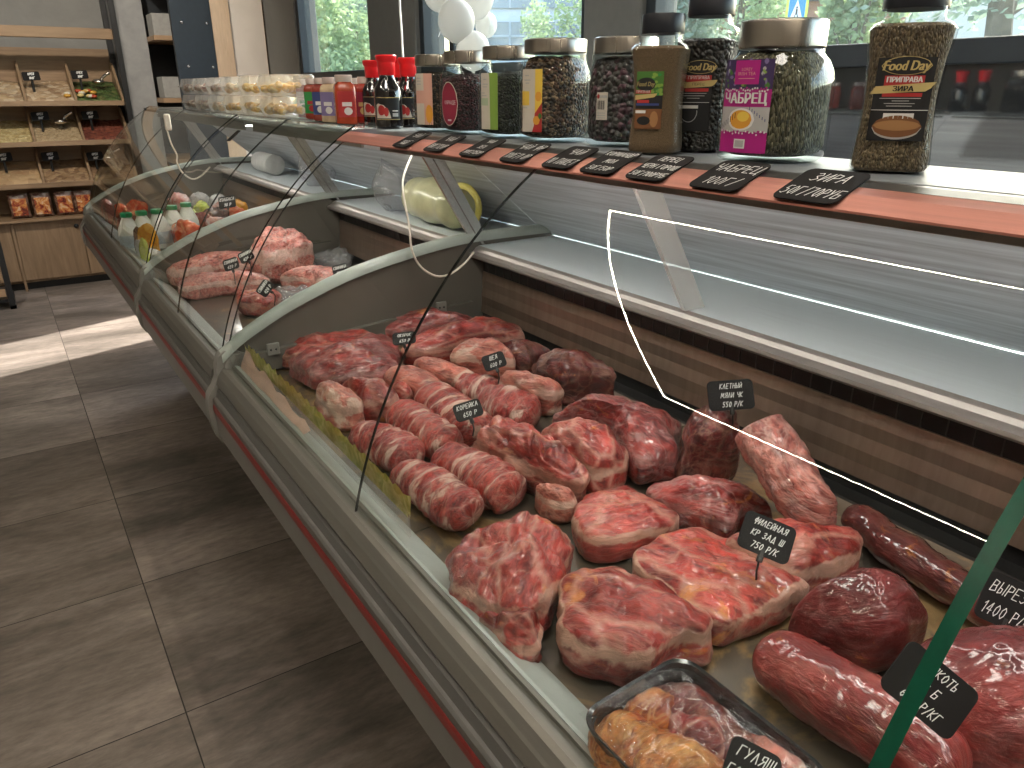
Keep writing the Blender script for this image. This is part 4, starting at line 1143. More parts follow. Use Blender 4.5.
W_.rect(-.024, .016, -.045, .044, 'black', 1, 12); brand(W_, .0345, .98)
W_.rect(-.0165, .0145, .0165, .0245, 'red', 3, 7); W_.text('ПРИПРАВА', -.001, .0215, .0060, 'white', 4, .026); W_.fan([(-.022, .0085), (.017, .011), (.021, .019), (-.022, .0155)], 'gold', 4); W_.text('ПЕРЕЦ', -.001, .0135, .0046, 'black', 5); W_.rect(-.0165, .012, .0045, .0085, 'red', 3, 6)
for k, (a, c) in enumerate(((-.021, .010), (-.019, .008), (-.014, .002))): W_.rect(a, c, .002-.003*k, .0027-.003*k, 'grey', 3, 4)
W_.rect(-.022, .014, -.0092, -.0086, 'white', 3, 6); W_.rect(-.020, .001, -.0165, -.0125, 'white', 3, 5)
b = W_.bm
ring = [(-.010+.0105*math.cos(R(a)), -.021+.013*math.sin(R(a))) for a in range(170, 371, 10)]
for p, q in zip(ring[:-1], ring[1:]): W_.face([p, q, (q[0]*.92-.001, q[1]*.94-.0012), (p[0]*.92-.001, p[1]*.94-.0012)], 'grey', .0009)
W_.done('label', t)

# sauces in square bottles with white caps
M_CAPW = plain('pale_cap', (.62, .52, .47), .4)
def sauce(label, px, X, col, lab, lab2, h=.094, hw=.0200, deg=-25):
    p = at_x(px, 121, X); cx, cy, z = p.x, p.y, ZT
    nm = 'sauce_%s' % '_'.join('%02d' % int(c*99) for c in col)
    m = plain(nm, col, .22, coat=.6, var=.18, vscale=60)
    t = thing('sauce_bottle', label, 'sauce bottle', (cx, cy, z), 'small square sauce bottles')
    th = th_cam(cx, cy)+R(deg)
    b = B(); lathe(b, [(hw*.8, z), (hw, z+.003), (hw, z+h*.72), (hw*.92, z+h*.80), (hw*.66, z+h*.86), (hw*.66, z+h*.9)], cx, cy, 40, power=5, rot=th); obj('bottle_body', b, m, t)
    b = B(); lathe(b, [(hw*.80, z+h*.86), (hw*.82, z+h*.87), (hw*.82, z+h*.985), (hw*.78, z+h), (.001, z+h)], cx, cy, 32); obj('cap', b, M_CAPW, t, angle=30)
    W_ = Wrap(cx, cy, hw, 5, th, th, z+h*.42)
    W_.rect(-hw*.72, hw*.72, -h*.26, h*.26, lab, 1, 10); W_.rect(-hw*.4, hw*.45, -.004, .004, lab2, 2, 4); W_.disc(hw*.1, -h*.14, hw*.38, h*.08, lab2, 2, 12)
    W_.done('label', t)
sauce('square sauce bottle with white label, leftmost in front of the plastic boxes', 308, .705, (.22, .035, .018), 'white', 'dgreen')
sauce('square sauce bottle with green label', 316, .68, (.26, .035, .02), 'dgreen', 'red')
sauce('square sauce bottle with dark blue label', 324.5, .66, (.24, .03, .018), 'blue', 'white')
sauce('pale mustard bottle with purple label', 333, .645, (.50, .38, .24), 'purple', 'white')
sauce('largest red ketchup bottle with red label at the front of the sauces', 346.5, .63, (.40, .055, .02), 'red', 'white', .097, .0215, 8)
sauce('red sauce bottle standing behind the big ketchup bottle', 357.5, .735, (.34, .05, .025), 'red', 'gold')
sauce('dark red sauce bottle next to the red-capped bottles', 367.5, .69, (.30, .025, .015), 'maroon', 'gold')
# dark soy sauce bottles with red caps
M_SOY = plain('dark_soy_glass', (.008, .006, .006), .06, spec=.9, coat=.8)
M_CAPR = plain('red_cap', (.72, .015, .02), .3)
def soy(label, px, X, h=.126, r=.0245):
    p = at_x(px, 125, X); cx, cy, z = p.x, p.y, ZT
    t = thing('soy_sauce_bottle', label, 'sauce bottle', (cx, cy, z), 'dark bottles with red caps')
    b = B(); lathe(b, [(r*.85, z), (r, z+.004), (r, z+h*.50), (r*.93, z+h*.56), (r*.66, z+h*.64), (r*.55, z+h*.70), (r*.52, z+h*.8)], cx, cy, 40, power=2.5); obj('bottle_body', b, M_SOY, t)
    b = B(); lathe(b, [(r*.60, z+h*.73), (r*.63, z+h*.74), (r*.66, z+h*.90), (r*.76, z+h*.93), (r*.80, z+h*.985), (r*.74, z+h), (.001, z+h)], cx, cy, 36); obj('cap', b, M_CAPR, t, angle=30)
    W_ = Wrap(cx, cy, r, 2.5, 0, th_cam(cx, cy)+R(-5), z+h*.28)
    W_.rect(-.024, .024, -.020, .020, 'black', 1, 14); W_.rect(-.024, .024, .0185, .0195, 'gold', 2, 12); W_.rect(-.024, .024, -.0195, -.0185, 'gold', 2, 12)
    W_.fan([(-.023, -.017), (.006, -.017), (.003, -.004), (-.006, .006), (-.018, .009), (-.023, .006)], 'cream', 2); W_.disc(-.011, -.003, .0075, .009, 'red', 3, 16); W_.disc(-.002, -.006, .0045, .008, 'red', 3, 14)
    W_.rect(.009, .020, -.014, -.008, 'grey', 3, 4); W_.rect(.009, .020, -.005, -.003, 'white', 3, 4)
    W_.done('label', t)
soy('dark soy sauce bottle with red cap, leftmost of the four', 375.5, .70)
soy('front dark soy sauce bottle with red cap and a red fruit on its label', 389.5, .636, .128)
soy('dark soy sauce bottle with red cap, second from the right of the four', 401, .722)
soy('dark soy sauce bottle with red cap beside the orange-label tea jar', 410.5, .70)

# clear plastic boxes of sweets in two layers
M_CLAM = glassy('clear_box_plastic', (0.94, 0.94, 0.93), 1.6, rough=0.05, haze=0.26, hazecol=(0.95, 0.92, 0.88), wr=0.3)
SW = [grains('yellow_sweets', [(.75, .42, .05), (.85, .58, .12), (.62, .30, .04), (.80, .66, .34)], 55, .5, 1), grains('pale_sweets', [(.72, .62, .46), (.80, .50, .30), (.66, .50, .28), (.82, .72, .55)], 60, .5, 1), grains('dark_sweets', [(.22, .12, .09), (.40, .28, .20), (.5, .42, .36), (.30, .10, .08)], 60, .5, 1)]
def clam(label, cx, cy, z, sw, lx=.12, ly=.165, h=.052):
    t = thing('plastic_box', label, 'food box', (cx, cy, z), 'clear plastic boxes of sweets')
    b = B()
    def loop(z_, k):
        P = []
        for x, y in rrect(lx*k, ly*k, .018, 6): P.append((x, y, z_))
        return P
    def ribbed(z_, k):
        P = []; n = 96
        base = catmull([(x, y, 0) for x, y in rrect(lx*k, ly*k, .018, 6)], n, True)
        for i, q in enumerate(base):
            m = 1+.018*(1 if (i//4) % 2 else -1)
            P.append((cx+q.x*m, cy+q.y*m, z_))
        return P
    L = [ribbed(z+.0005, .55), ribbed(z+.0005, .86), ribbed(z+h*.42, .95)]
    def plainloop(z_, k):
        return [(cx+q.x, cy+q.y, z_) for q in catmull([(x, y, 0) for x, y in rrect(lx*k, ly*k, .018, 6)], 96, True)]
    L += [plainloop(z+h*.46, 1.0), plainloop(z+h*.47, 1.07), plainloop(z+h*.51, 1.07), plainloop(z+h*.53, .99), ribbed(z+h*.60, .965), ribbed(z+h*.93, .90), plainloop(z+h, .86), plainloop(z+h, .4)]
    rings = [[b.verts.new(p) for p in l] for l in L]
    for a, c in zip(rings[:-1], rings[1:]):
        for i in range(96): b.faces.new((a[i], a[(i+1) % 96], c[(i+1) % 96], c[i]))
    b.faces.new(rings[0][::-1]); b.faces.new(rings[-1])
    obj('box_shell', b, M_CLAM, t, angle=35)
    b = B(); rr = random.Random(int(cy*1000+z*100))
    for i in range(4):
        for j in range(5):
            x = cx-lx*.30+lx*.2*i+rr.uniform(-.004, .004); y = cy-ly*.34+ly*.17*j+rr.uniform(-.004, .004)
            r_ = .0125+rr.uniform(-.002, .002)
            bmesh.ops.create_icosphere(b, subdivisions=2, radius=r_, matrix=Matrix.Translation((x, y, z+.015+rr.uniform(0, .012))) @ Matrix.Diagonal((1, 1.1, .8, 1)))
    c = obj('sweets', b, SW[sw], t); c['kind'] = 'stuff'
    return t
k = 0
names = ['nearest the sauce bottles', 'second from the sauce bottles', 'third from the sauce bottles', 'fourth from the sauce bottles', 'fifth from the sauce bottles', 'at the far end of the shelf']
cont = {0: 'yellow sweets', 1: 'pale sweets', 2: 'dark sweets'}
for i in range(6):
    for l in range(2):
        sw = [[0, 0, 0, 1, 2, 2], [0, 0, 1, 2, 2, 2]][l][i]
        clam('clear plastic box of %s, %s layer, %s' % (cont[sw], ['bottom', 'top'][l], names[i]), .675, 2.09+.196*i, ZT+.0535*l, sw)

# chalk price tags on the rail
M_TAG = plain('black_tag', (.009, .008, .008), .7, spec=.25, var=.1)
M_CHALK = plain('white_chalk_ink', (.75, .75, .73), .7, var=.05)
LINES = [((802, 205), ['ЗИРА', '50Г/70РУБ'], 'black price tag written cumin at the right end of the rail', .060), ((712, 190), ['ЧАБРЕЦ', '100Г/'], 'black price tag below the left edge of the thyme jar', .058),
 ((643, 179), ['ПЕРЕЦ', 'ЧЕРН ГОРОШ', '50Г/100РУБ'], 'black three-line price tag below the pepper and powder bottles', .054), ((595, 173.5), ['КОРИАНДР', 'МОЛ', '50Г/50Р'], 'black price tag below the barcode-sticker jar', .054),
 ((555, 168.5), ['ЧАЙ', '10 ПАКЕТ'], 'black price tag below the yellow-label tea jar, right corner', .054), ((511, 161.5), ['ЧАЙ ФР', '100Г/180Р'], 'black price tag between the green-label and yellow-label jars', .054),
 ((469, 154.5), ['ЧАЙ', 'ЗЕЛ', '100Г/150Р'], 'black price tag below the green-label tea jar', .054), ((432, 149), ['ЧАЙ', '100Г/120Р'], 'black price tag below the red-label tea jar', .054), ((400, 145.5), ['ЧАЙ', '100Г'], 'black price tag below the red-capped bottles', .054)]
for (px, py), lines, lab, wd in LINES:
    p = at_x(px, py, .540); y = p.y
    P0 = Vector((.5360, y, 1.2600)); P1 = Vector((.5865, y, 1.2805))
    M = frame_from((P0+P1)/2, (0, -1, 0), P1-P0)
    hh = (P1-P0).length
    t = thing('price_tag', lab, 'price tag', (P0+P1)/2, 'chalk price tags on the shelf rail')
    b = B(); plate(b, M, wd, hh, .0012, .008); obj('plate', b, M_TAG, t, smooth=False)
    b = B(); write_on(b, lines, M, wd, hh, .00048, lift=.0005); obj('writing', b, M_CHALK, t, smooth=False)
# little dark sticker on the middle case's glass
def glass_hit(px, py):
    d = ray(px, py); ox, oz = -GC[0], HC-GC[1]
    a = d.x**2+d.z**2; b_ = 2*(ox*d.x+oz*d.z); c = ox*ox+oz*oz-GR*GR
    t = (-b_-math.sqrt(b_*b_-4*a*c))/(2*a)
    return CAM+d*t
pp = glass_hit(234, 136); nn = Vector((pp.x-GC[0], 0, pp.z-GC[1])).normalized(); pp = pp+nn*.0014
Mx = frame_from(pp, (0, -1, 0), nn.cross(Vector((0, -1, 0))))
t = thing('glass_sticker', 'small dark sticker on the glass of the middle display case', 'sticker', pp)
b = B(); plate(b, Mx, .034, .040, .0004, .002); obj('sticker_film', b, M_TAG, t, smooth=False)
# ------------------------------------------------------------------ meat
def meat_mat(name, deep, mid, pale, fat=(.62, .44, .36), fatamt=0.35, veins=0.5, orange=0.0, wrap=0.6, scale=1.0, fibre=3.0, bands=0.0, rimfat=0.8, rough=.30, zone=.3, tex=1.0, crk=1.0):
    """muscle with fibres along the piece, fat seams, fat rim; glossy clear film as a coat."""
    m, nt, out = new_mat(name)
    L = nt.links.new
    at = N(nt, 'ShaderNodeAttribute'); at.attribute_name = 'grain'
    ar = N(nt, 'ShaderNodeAttribute'); ar.attribute_name = 'rim'
    oi = N(nt, 'ShaderNodeObjectInfo')
    mu = N(nt, 'ShaderNodeMath', operation='MULTIPLY'); mu.inputs[1].default_value = 31.0; L(oi.outputs['Random'], mu.inputs[0])
    off = N(nt, 'ShaderNodeVectorMath', operation='ADD'); L(at.outputs['Vector'], off.inputs[0]); L(mu.outputs[0], off.inputs[1])
    def mapped(sx, sy, sz):
        mp = N(nt, 'ShaderNodeMapping'); mp.inputs['Scale'].default_value = (sx, sy, sz); L(off.outputs[0], mp.inputs[0]); return mp.outputs[0]
    vf = mapped(1/fibre, 1, 1); vi = mapped(1, 1, 1)
    n_big = noise_tex(nt, vi, 16*scale, 4, .55, 1.2)
    n_fib = noise_tex(nt, vf, 150*scale, 5, .62, .6)
    n_mid = noise_tex(nt, vf, 42*scale, 5, .6, 1.4)
    base = ramp(nt, n_big, [(.32, deep), (.5, mid), (.66, pale)]).outputs[0]
    fib = ramp(nt, n_fib, [(.32, (.40, .30, .30)), (.5, (1, 1, 1)), (.68, (1.28, 1.22, 1.2))]).outputs[0]
    c = mixc(nt, .9*tex, base, fib, 'MULTIPLY')
    md = ramp(nt, n_mid, [(.36, (.42, .28, .28)), (.52, (1, 1, 1)), (.68, (1.22, 1.15, 1.12))]).outputs[0]
    c = mixc(nt, .85*tex, c, md, 'MULTIPLY')
    # wandering seams of fat
    n_v = noise_tex(nt, vf, 26*scale, 3, .5, 2.2)
    ab = N(nt, 'ShaderNodeMath', operation='SUBTRACT'); L(n_v, ab.inputs[0]); ab.inputs[1].default_value = .5
    ab2 = N(nt, 'ShaderNodeMath', operation='ABSOLUTE'); L(ab.outputs[0], ab2.inputs[0])
    v = ramp(nt, ab2.outputs[0], [(0.0, (1, 1, 1)), (.012+.012*veins, (.6, .6, .6)), (.03+.03*veins, (0, 0, 0))]).outputs[0]
    vm = N(nt, 'ShaderNodeMath', operation='MULTIPLY'); L(v, vm.inputs[0]); vm.inputs[1].default_value = min(1, veins)
    c = mixc(nt, vm.outputs[0], c, tuple(.55*a+.45*b_ for a, b_ in zip(fat, pale)))
    # muscle groups: each its own tone, parted by pale seams
    wob = N(nt, 'ShaderNodeVectorMath', operation='SCALE'); wob.inputs['Scale'].default_value = .022
    nw3 = N(nt, 'ShaderNodeTexNoise'); nw3.inputs['Scale'].default_value = 24; nw3.inputs['Detail'].default_value = 4; L(vi, nw3.inputs['Vector'])
    L(nw3.outputs['Color'], wob.inputs[0])
    zc_ = N(nt, 'ShaderNodeVectorMath', operation='ADD'); L(vf, zc_.inputs[0]); L(wob.outputs[0], zc_.inputs[1])
    z1 = N(nt, 'ShaderNodeTexVoronoi'); z1.inputs['Scale'].default_value = 24*scale; L(zc_.outputs[0], z1.inputs['Vector'])
    z2 = N(nt, 'ShaderNodeTexVoronoi', feature='DISTANCE_TO_EDGE'); z2.inputs['Scale'].default_value = 24*scale; L(zc_.outputs[0], z2.inputs['Vector'])
    zs = N(nt, 'ShaderNodeSeparateColor'); L(z1.outputs['Color'], zs.inputs[0])
    tone = ramp(nt, zs.outputs[0], [(0.0, (.48, .33, .31)), (.5, (.95, .9, .9)), (1.0, (1.15, 1.2, 1.18))]).outputs[0]
    c = mixc(nt, min(1, zone), c, tone, 'MULTIPLY')
    seam = ramp(nt, z2.outputs['Distance'], [(.0, (1, 1, 1)), (.035, (.55, .55, .55)), (.08, (0, 0, 0))]).outputs[0]
    sm = N(nt, 'ShaderNodeMath', operation='MULTIPLY'); L(seam, sm.inputs[0]); sm.inputs[1].default_value = zone*.8
    c = mixc(nt, sm.outputs[0], c, tuple(.7*a+.3*b_ for a, b_ in zip(fat, pale)))
    # broad patches of fat and membrane
    n_p = noise_tex(nt, vi, 11*scale, 5, .6, 1.6)
    pm = ramp(nt, n_p, [(.72-.3*fatamt, (0, 0, 0)), (.80-.3*fatamt, (1, 1, 1))]).outputs[0]
    pmm = N(nt, 'ShaderNodeMath', operation='MULTIPLY'); L(pm, pmm.inputs[0]); pmm.inputs[1].default_value = min(1.0, fatamt*2.0)
    fatc = ramp(nt, n_fib, [(.3, tuple(a*.8 for a in fat)), (.7, tuple(min(1, a*1.15) for a in fat))]).outputs[0]
    c = mixc(nt, pmm.outputs[0], c, fatc)
    if bands > 0:
        sx = N(nt, 'ShaderNodeSeparateXYZ'); L(off.outputs[0], sx.inputs[0])
        vb = mapped(1, .22, .22)
        n_b = noise_tex(nt, vb, 62, 3, .55, .9)
        bm_ = ramp(nt, n_b, [(.50, (0, 0, 0)), (.56, (.2, .2, .2)), (.61, (1, 1, 1)), (.68, (.85, .85, .85)), (.74, (.1, .1, .1))]).outputs[0]
        bb = N(nt, 'ShaderNodeMath', operation='MULTIPLY'); L(bm_, bb.inputs[0]); bb.inputs[1].default_value = bands
        c = mixc(nt, bb.outputs[0], c, fatc)
    if orange > 0:
        n_o = noise_tex(nt, vi, 20*scale, 5, .65, 1.4)
        om = ramp(nt, n_o, [(.66-.22*orange, (0, 0, 0)), (.76-.22*orange, (.75, .75, .75))]).outputs[0]
        c = mixc(nt, om, c, (.60, .22, .05))
    if rimfat > 0:
        rm = N(nt, 'ShaderNodeMath', operation='ADD'); L(ar.outputs['Fac'], rm.inputs[0])
        nn_ = N(nt, 'ShaderNodeMath', operation='MULTIPLY_ADD'); L(n_p, nn_.inputs[0]); nn_.inputs[1].default_value = 2.2; nn_.inputs[2].default_value = -1.1
        L(nn_.outputs[0], rm.inputs[1])
        rr_ = ramp(nt, rm.outputs[0], [(.62, (0, 0, 0)), (.80, (1, 1, 1))]).outputs[0]
        r2 = N(nt, 'ShaderNodeMath', operation='MULTIPLY'); L(rr_, r2.inputs[0]); r2.inputs[1].default_value = rimfat
        c = mixc(nt, r2.outputs[0], c, fatc)
    # surface: fibre relief under the film, film creases in the coat
    hs = N(nt, 'ShaderNodeMath', operation='MULTIPLY_ADD'); L(n_mid, hs.inputs[0]); hs.inputs[1].default_value = 1.6; L(n_fib, hs.inputs[2])
    nb = bump(nt, hs.outputs[0], .8, .003)
    cr1 = noise_tex(nt, mapped(.35, 1.6, 1.6), 60, 3, .55, 2.5)
    ca = N(nt, 'ShaderNodeMath', operation='SUBTRACT'); L(cr1, ca.inputs[0]); ca.inputs[1].default_value = .5
    cb = N(nt, 'ShaderNodeMath', operation='ABSOLUTE'); L(ca.outputs[0], cb.inputs[0])
    cr = ramp(nt, cb.outputs[0], [(0, (1, 1, 1)), (.06, (0, 0, 0))]).outputs[0]
    nw = bump(nt, cr, (.45+.45*wrap)*crk, .002, nb if wrap < .5 else None)
    p = bsdf(nt, out, **{'Base Color': c, 'Roughness': rough, 'Specular IOR Level': .35, 'Normal': nb, 'Coat Weight': .25+.75*wrap, 'Coat Roughness': .06, 'Coat Normal': nw})
    p.inputs['Subsurface Weight'].default_value = .05
    p.inputs['Subsurface Radius'].default_value = (.012, .004, .003); p.inputs['Subsurface Scale'].default_value = .5
    return m

D1, D2, D3 = (.16, .018, .016), (.30, .045, .036), (.46, .12, .095)       # raw lamb / veal reds
MM = dict(
    lamb=meat_mat('lamb_red', (0.180, 0.011, 0.009), (0.310, 0.029, 0.022), (0.424, 0.069, 0.052), fat=(.58, .36, .28), fatamt=.10, veins=.3, wrap=.6, orange=.2, rimfat=.45, zone=.6),
    rib=meat_mat('rib_roll_red', (0.212, 0.013, 0.011), (0.326, 0.028, 0.022), (0.441, 0.073, 0.057), fatamt=.12, veins=.2, wrap=.45, bands=.85, rimfat=.35, fibre=.4),
    pale=meat_mat('pale_fatty', (0.370, 0.089, 0.064), (0.470, 0.142, 0.105), (0.554, 0.211, 0.158), fatamt=.5, veins=.4, wrap=.35, rimfat=.7),
    steak=meat_mat('steak_red', (0.227, 0.015, 0.012), (0.353, 0.034, 0.027), (0.445, 0.073, 0.059), fat=(.56, .34, .26), fatamt=.10, veins=.35, wrap=.55, orange=.3, rimfat=.85, scale=.85, zone=.85),
    steakw=meat_mat('wrapped_steak_red', (0.202, 0.012, 0.010), (0.319, 0.026, 0.020), (0.420, 0.063, 0.049), fat=(.56, .34, .26), fatamt=.12, veins=.35, wrap=.9, orange=.25, rimfat=.7, scale=.85, zone=.8),
    beef=meat_mat('wrapped_beef', (0.147, 0.010, 0.010), (0.248, 0.023, 0.021), (0.368, 0.061, 0.051), fat=(.52, .38, .36), fatamt=.2, veins=.5, wrap=.95, orange=.18, rimfat=.2),
    dark=meat_mat('dark_beef', (0.068, 0.006, 0.006), (0.120, 0.012, 0.011), (0.200, 0.031, 0.025), fat=(.48, .30, .20), fatamt=.06, veins=.35, wrap=.8, orange=.18, rimfat=.0),
    bar=meat_mat('dark_tenderloin', (0.060, 0.007, 0.007), (0.104, 0.012, 0.010), (0.160, 0.026, 0.021), fat=(.4, .2, .14), fatamt=.05, veins=.08, wrap=1.0, orange=.12, rimfat=.0, zone=.1, tex=.5, crk=.05, rough=.5),
    loin=meat_mat('red_tenderloin', (0.136, 0.009, 0.010), (0.208, 0.019, 0.018), (0.288, 0.046, 0.039), fat=(.62, .40, .30), fatamt=.04, veins=.1, wrap=1.0, orange=.06, rimfat=.0, zone=.12, tex=.55, crk=.06, rough=.5),
    ball=meat_mat('wrapped_round', (0.104, 0.008, 0.008), (0.160, 0.016, 0.016), (0.240, 0.037, 0.033), fat=(.52, .38, .38), fatamt=.08, veins=.12, wrap=1.0, orange=.04, rimfat=.0, zone=.15, tex=.55, crk=.05, rough=.5),
    pork=meat_mat('pork_pink', (0.460, 0.107, 0.090), (0.600, 0.197, 0.164), (0.700, 0.295, 0.246), fat=(.78, .62, .54), fatamt=.36, veins=.5, wrap=.8, fibre=1.3, rimfat=.6),
    shank=meat_mat('veal_shank', (0.340, 0.085, 0.068), (0.480, 0.162, 0.132), (0.580, 0.255, 0.212), fat=(.60, .46, .40), fatamt=.35, veins=.4, wrap=.9, fibre=1.3, rimfat=.3),
)

def finish(bm, name, mat, label, cat, grp, loc, data):
    """data: vert -> (grain vec, rim)"""
    bm.verts.index_update()
    vs = list(bm.verts)
    G = [data[v][0] for v in vs]; Rm = [data[v][1] for v in vs]
    o = obj(name, bm, mat, loc=loc, angle=180)
    me = o.data
    a = me.attributes.new('grain', 'FLOAT_VECTOR', 'POINT'); a.data.foreach_set('vector', [c for g in G for c in g])
    r = me.attributes.new('rim', 'FLOAT', 'POINT'); r.data.foreach_set('value', Rm)
    return tag(o, label, cat, grp)

def fl(x): return deckz(x)+.0012

def slab(name, label, outline, h, mat, grp=None, lift=0.0, n=112, K=26, lump=.006, lsc=22, dome=.25, edge=.5, ang=None, fine=.0016, seed=0, tilt=0.0, crease=0.0, cat='meat', floor=True, under=1.0, zfrac=.5):
    """a cut of meat from its outline (given at mid height), h tall, rounded edges, lumpy."""
    pts = []
    y0_, y1_ = min(q[1] for q in outline), max(q[1] for q in outline)
    h = h/(1+dome*.6)
    for px, py in outline:
        zf = h*(.22+.66*(y1_-py)/max(1, y1_-y0_))
        z = .85+zf+lift
        for _ in range(3):
            p = at_z(px, py, z); z = deckz(max(.3, min(.82, p.x)))+zf+lift
        pts.append(p)
    P = catmull([(p.x, p.y, 0) for p in pts], n, True)
    c = sum(P, Vector())/n
    # principal axis
    if ang is None:
        sxx = sum((p.x-c.x)**2 for p in P); syy = sum((p.y-c.y)**2 for p in P); sxy = sum((p.x-c.x)*(p.y-c.y) for p in P)
        ang_ = .5*math.atan2(2*sxy, sxx-syy)
    else: ang_ = R(ang)
    ca, sa = math.cos(ang_), math.sin(ang_)
    bm = B(); data = {}; rings = []
    so_ = Vector((seed*3.1+c.x*7, seed*1.7+c.y*5, seed*.9))
    rad = sum((p-c).length for p in P)/n
    prof = [(.05+.87*(k/(K-1))**.9, 1) for k in range(K)]
    prof = [(r_, math.sqrt(max(0, 1-min(1, r_**(1/edge))**2))) for r_, _ in prof]
    c0_ = prof[-1][1]
    prof += [(math.sqrt(1-(c0_*f)**2)**edge, c0_*f) for f in (.8, .6, .4, .2, 0, -.25, -.5, -.7, -.85)] + [(.8, -.93), (.5, -.99)]
    for r, cz in prof:
        zz = .5+.5*(math.copysign(abs(cz)**(edge*.9), cz))
        ring = []
        for i in range(n):
            q = c+(P[i]-c)*r
            q = q.copy()
            hz = h*(1+dome*((1-r*r) if cz > 0 else 0))
            x, y = q.x, q.y
            z0 = deckz(max(.30, min(.83, x)))+lift
            z = z0+zz*hz
            nv = Vector((x, y, z*1.4))
            d = noise.noise(nv*lsc+so_)*lump + noise.noise(nv*lsc*2.7+so_)*lump*.45
            ft = max(0.0, cz) ; side = r*(1-abs(cz)*.6)
            z += d*(.3+.7*ft)+fine*noise.noise(nv*170)*ft
            if crease: z -= crease*max(0, 1-abs(noise.noise(nv*lsc*.8+so_*2))*9)*ft
            out_ = (P[i]-c).normalized()
            wv = .0045*noise.noise(Vector((P[i].x*34, P[i].y*34, seed)))+.002*noise.noise(Vector((P[i].x*90, P[i].y*90, seed+4)))
            x += out_.x*wv*r*r; y += out_.y*wv*r*r
            x += out_.x*d*.9*side; y += out_.y*d*.9*side
            if tilt: z += tilt*((x-c.x)*ca+(y-c.y)*sa)*(zz)
            if floor: z = max(z, fl(max(.3, min(.83, x)))+lift)
            v = bm.verts.new((x, y, z)); ring.append(v)
            lx, ly = (x-c.x)*ca+(y-c.y)*sa, -(x-c.x)*sa+(y-c.y)*ca
            rim = max(0.0, (r-.84)/.16)*(1.0 if cz > 0 else max(0.0, .5+cz*1.2))
            data[v] = ((lx, ly, z-z0), rim)
        rings.append(ring)
    top = bm.verts.new(sum((v.co for v in rings[0]), Vector())/n); data[top] = ((0, 0, h), 0.0)
    bot = bm.verts.new(sum((v.co for v in rings[-1]), Vector())/n); data[bot] = ((0, 0, 0), 1.0)
    for i in range(n):
        j = (i+1) % n
        bm.faces.new((top, rings[0][i], rings[0][j])); bm.faces.new((bot, rings[-1][j], rings[-1][i]))
        for a, b_ in zip(rings[:-1], rings[1:]): bm.faces.new((a[i], b_[i], b_[j], a[j]))
    return finish(bm, name, mat, label, cat, grp, (c.x, c.y, deckz(max(.3, min(.83, c.x)))+lift), data)

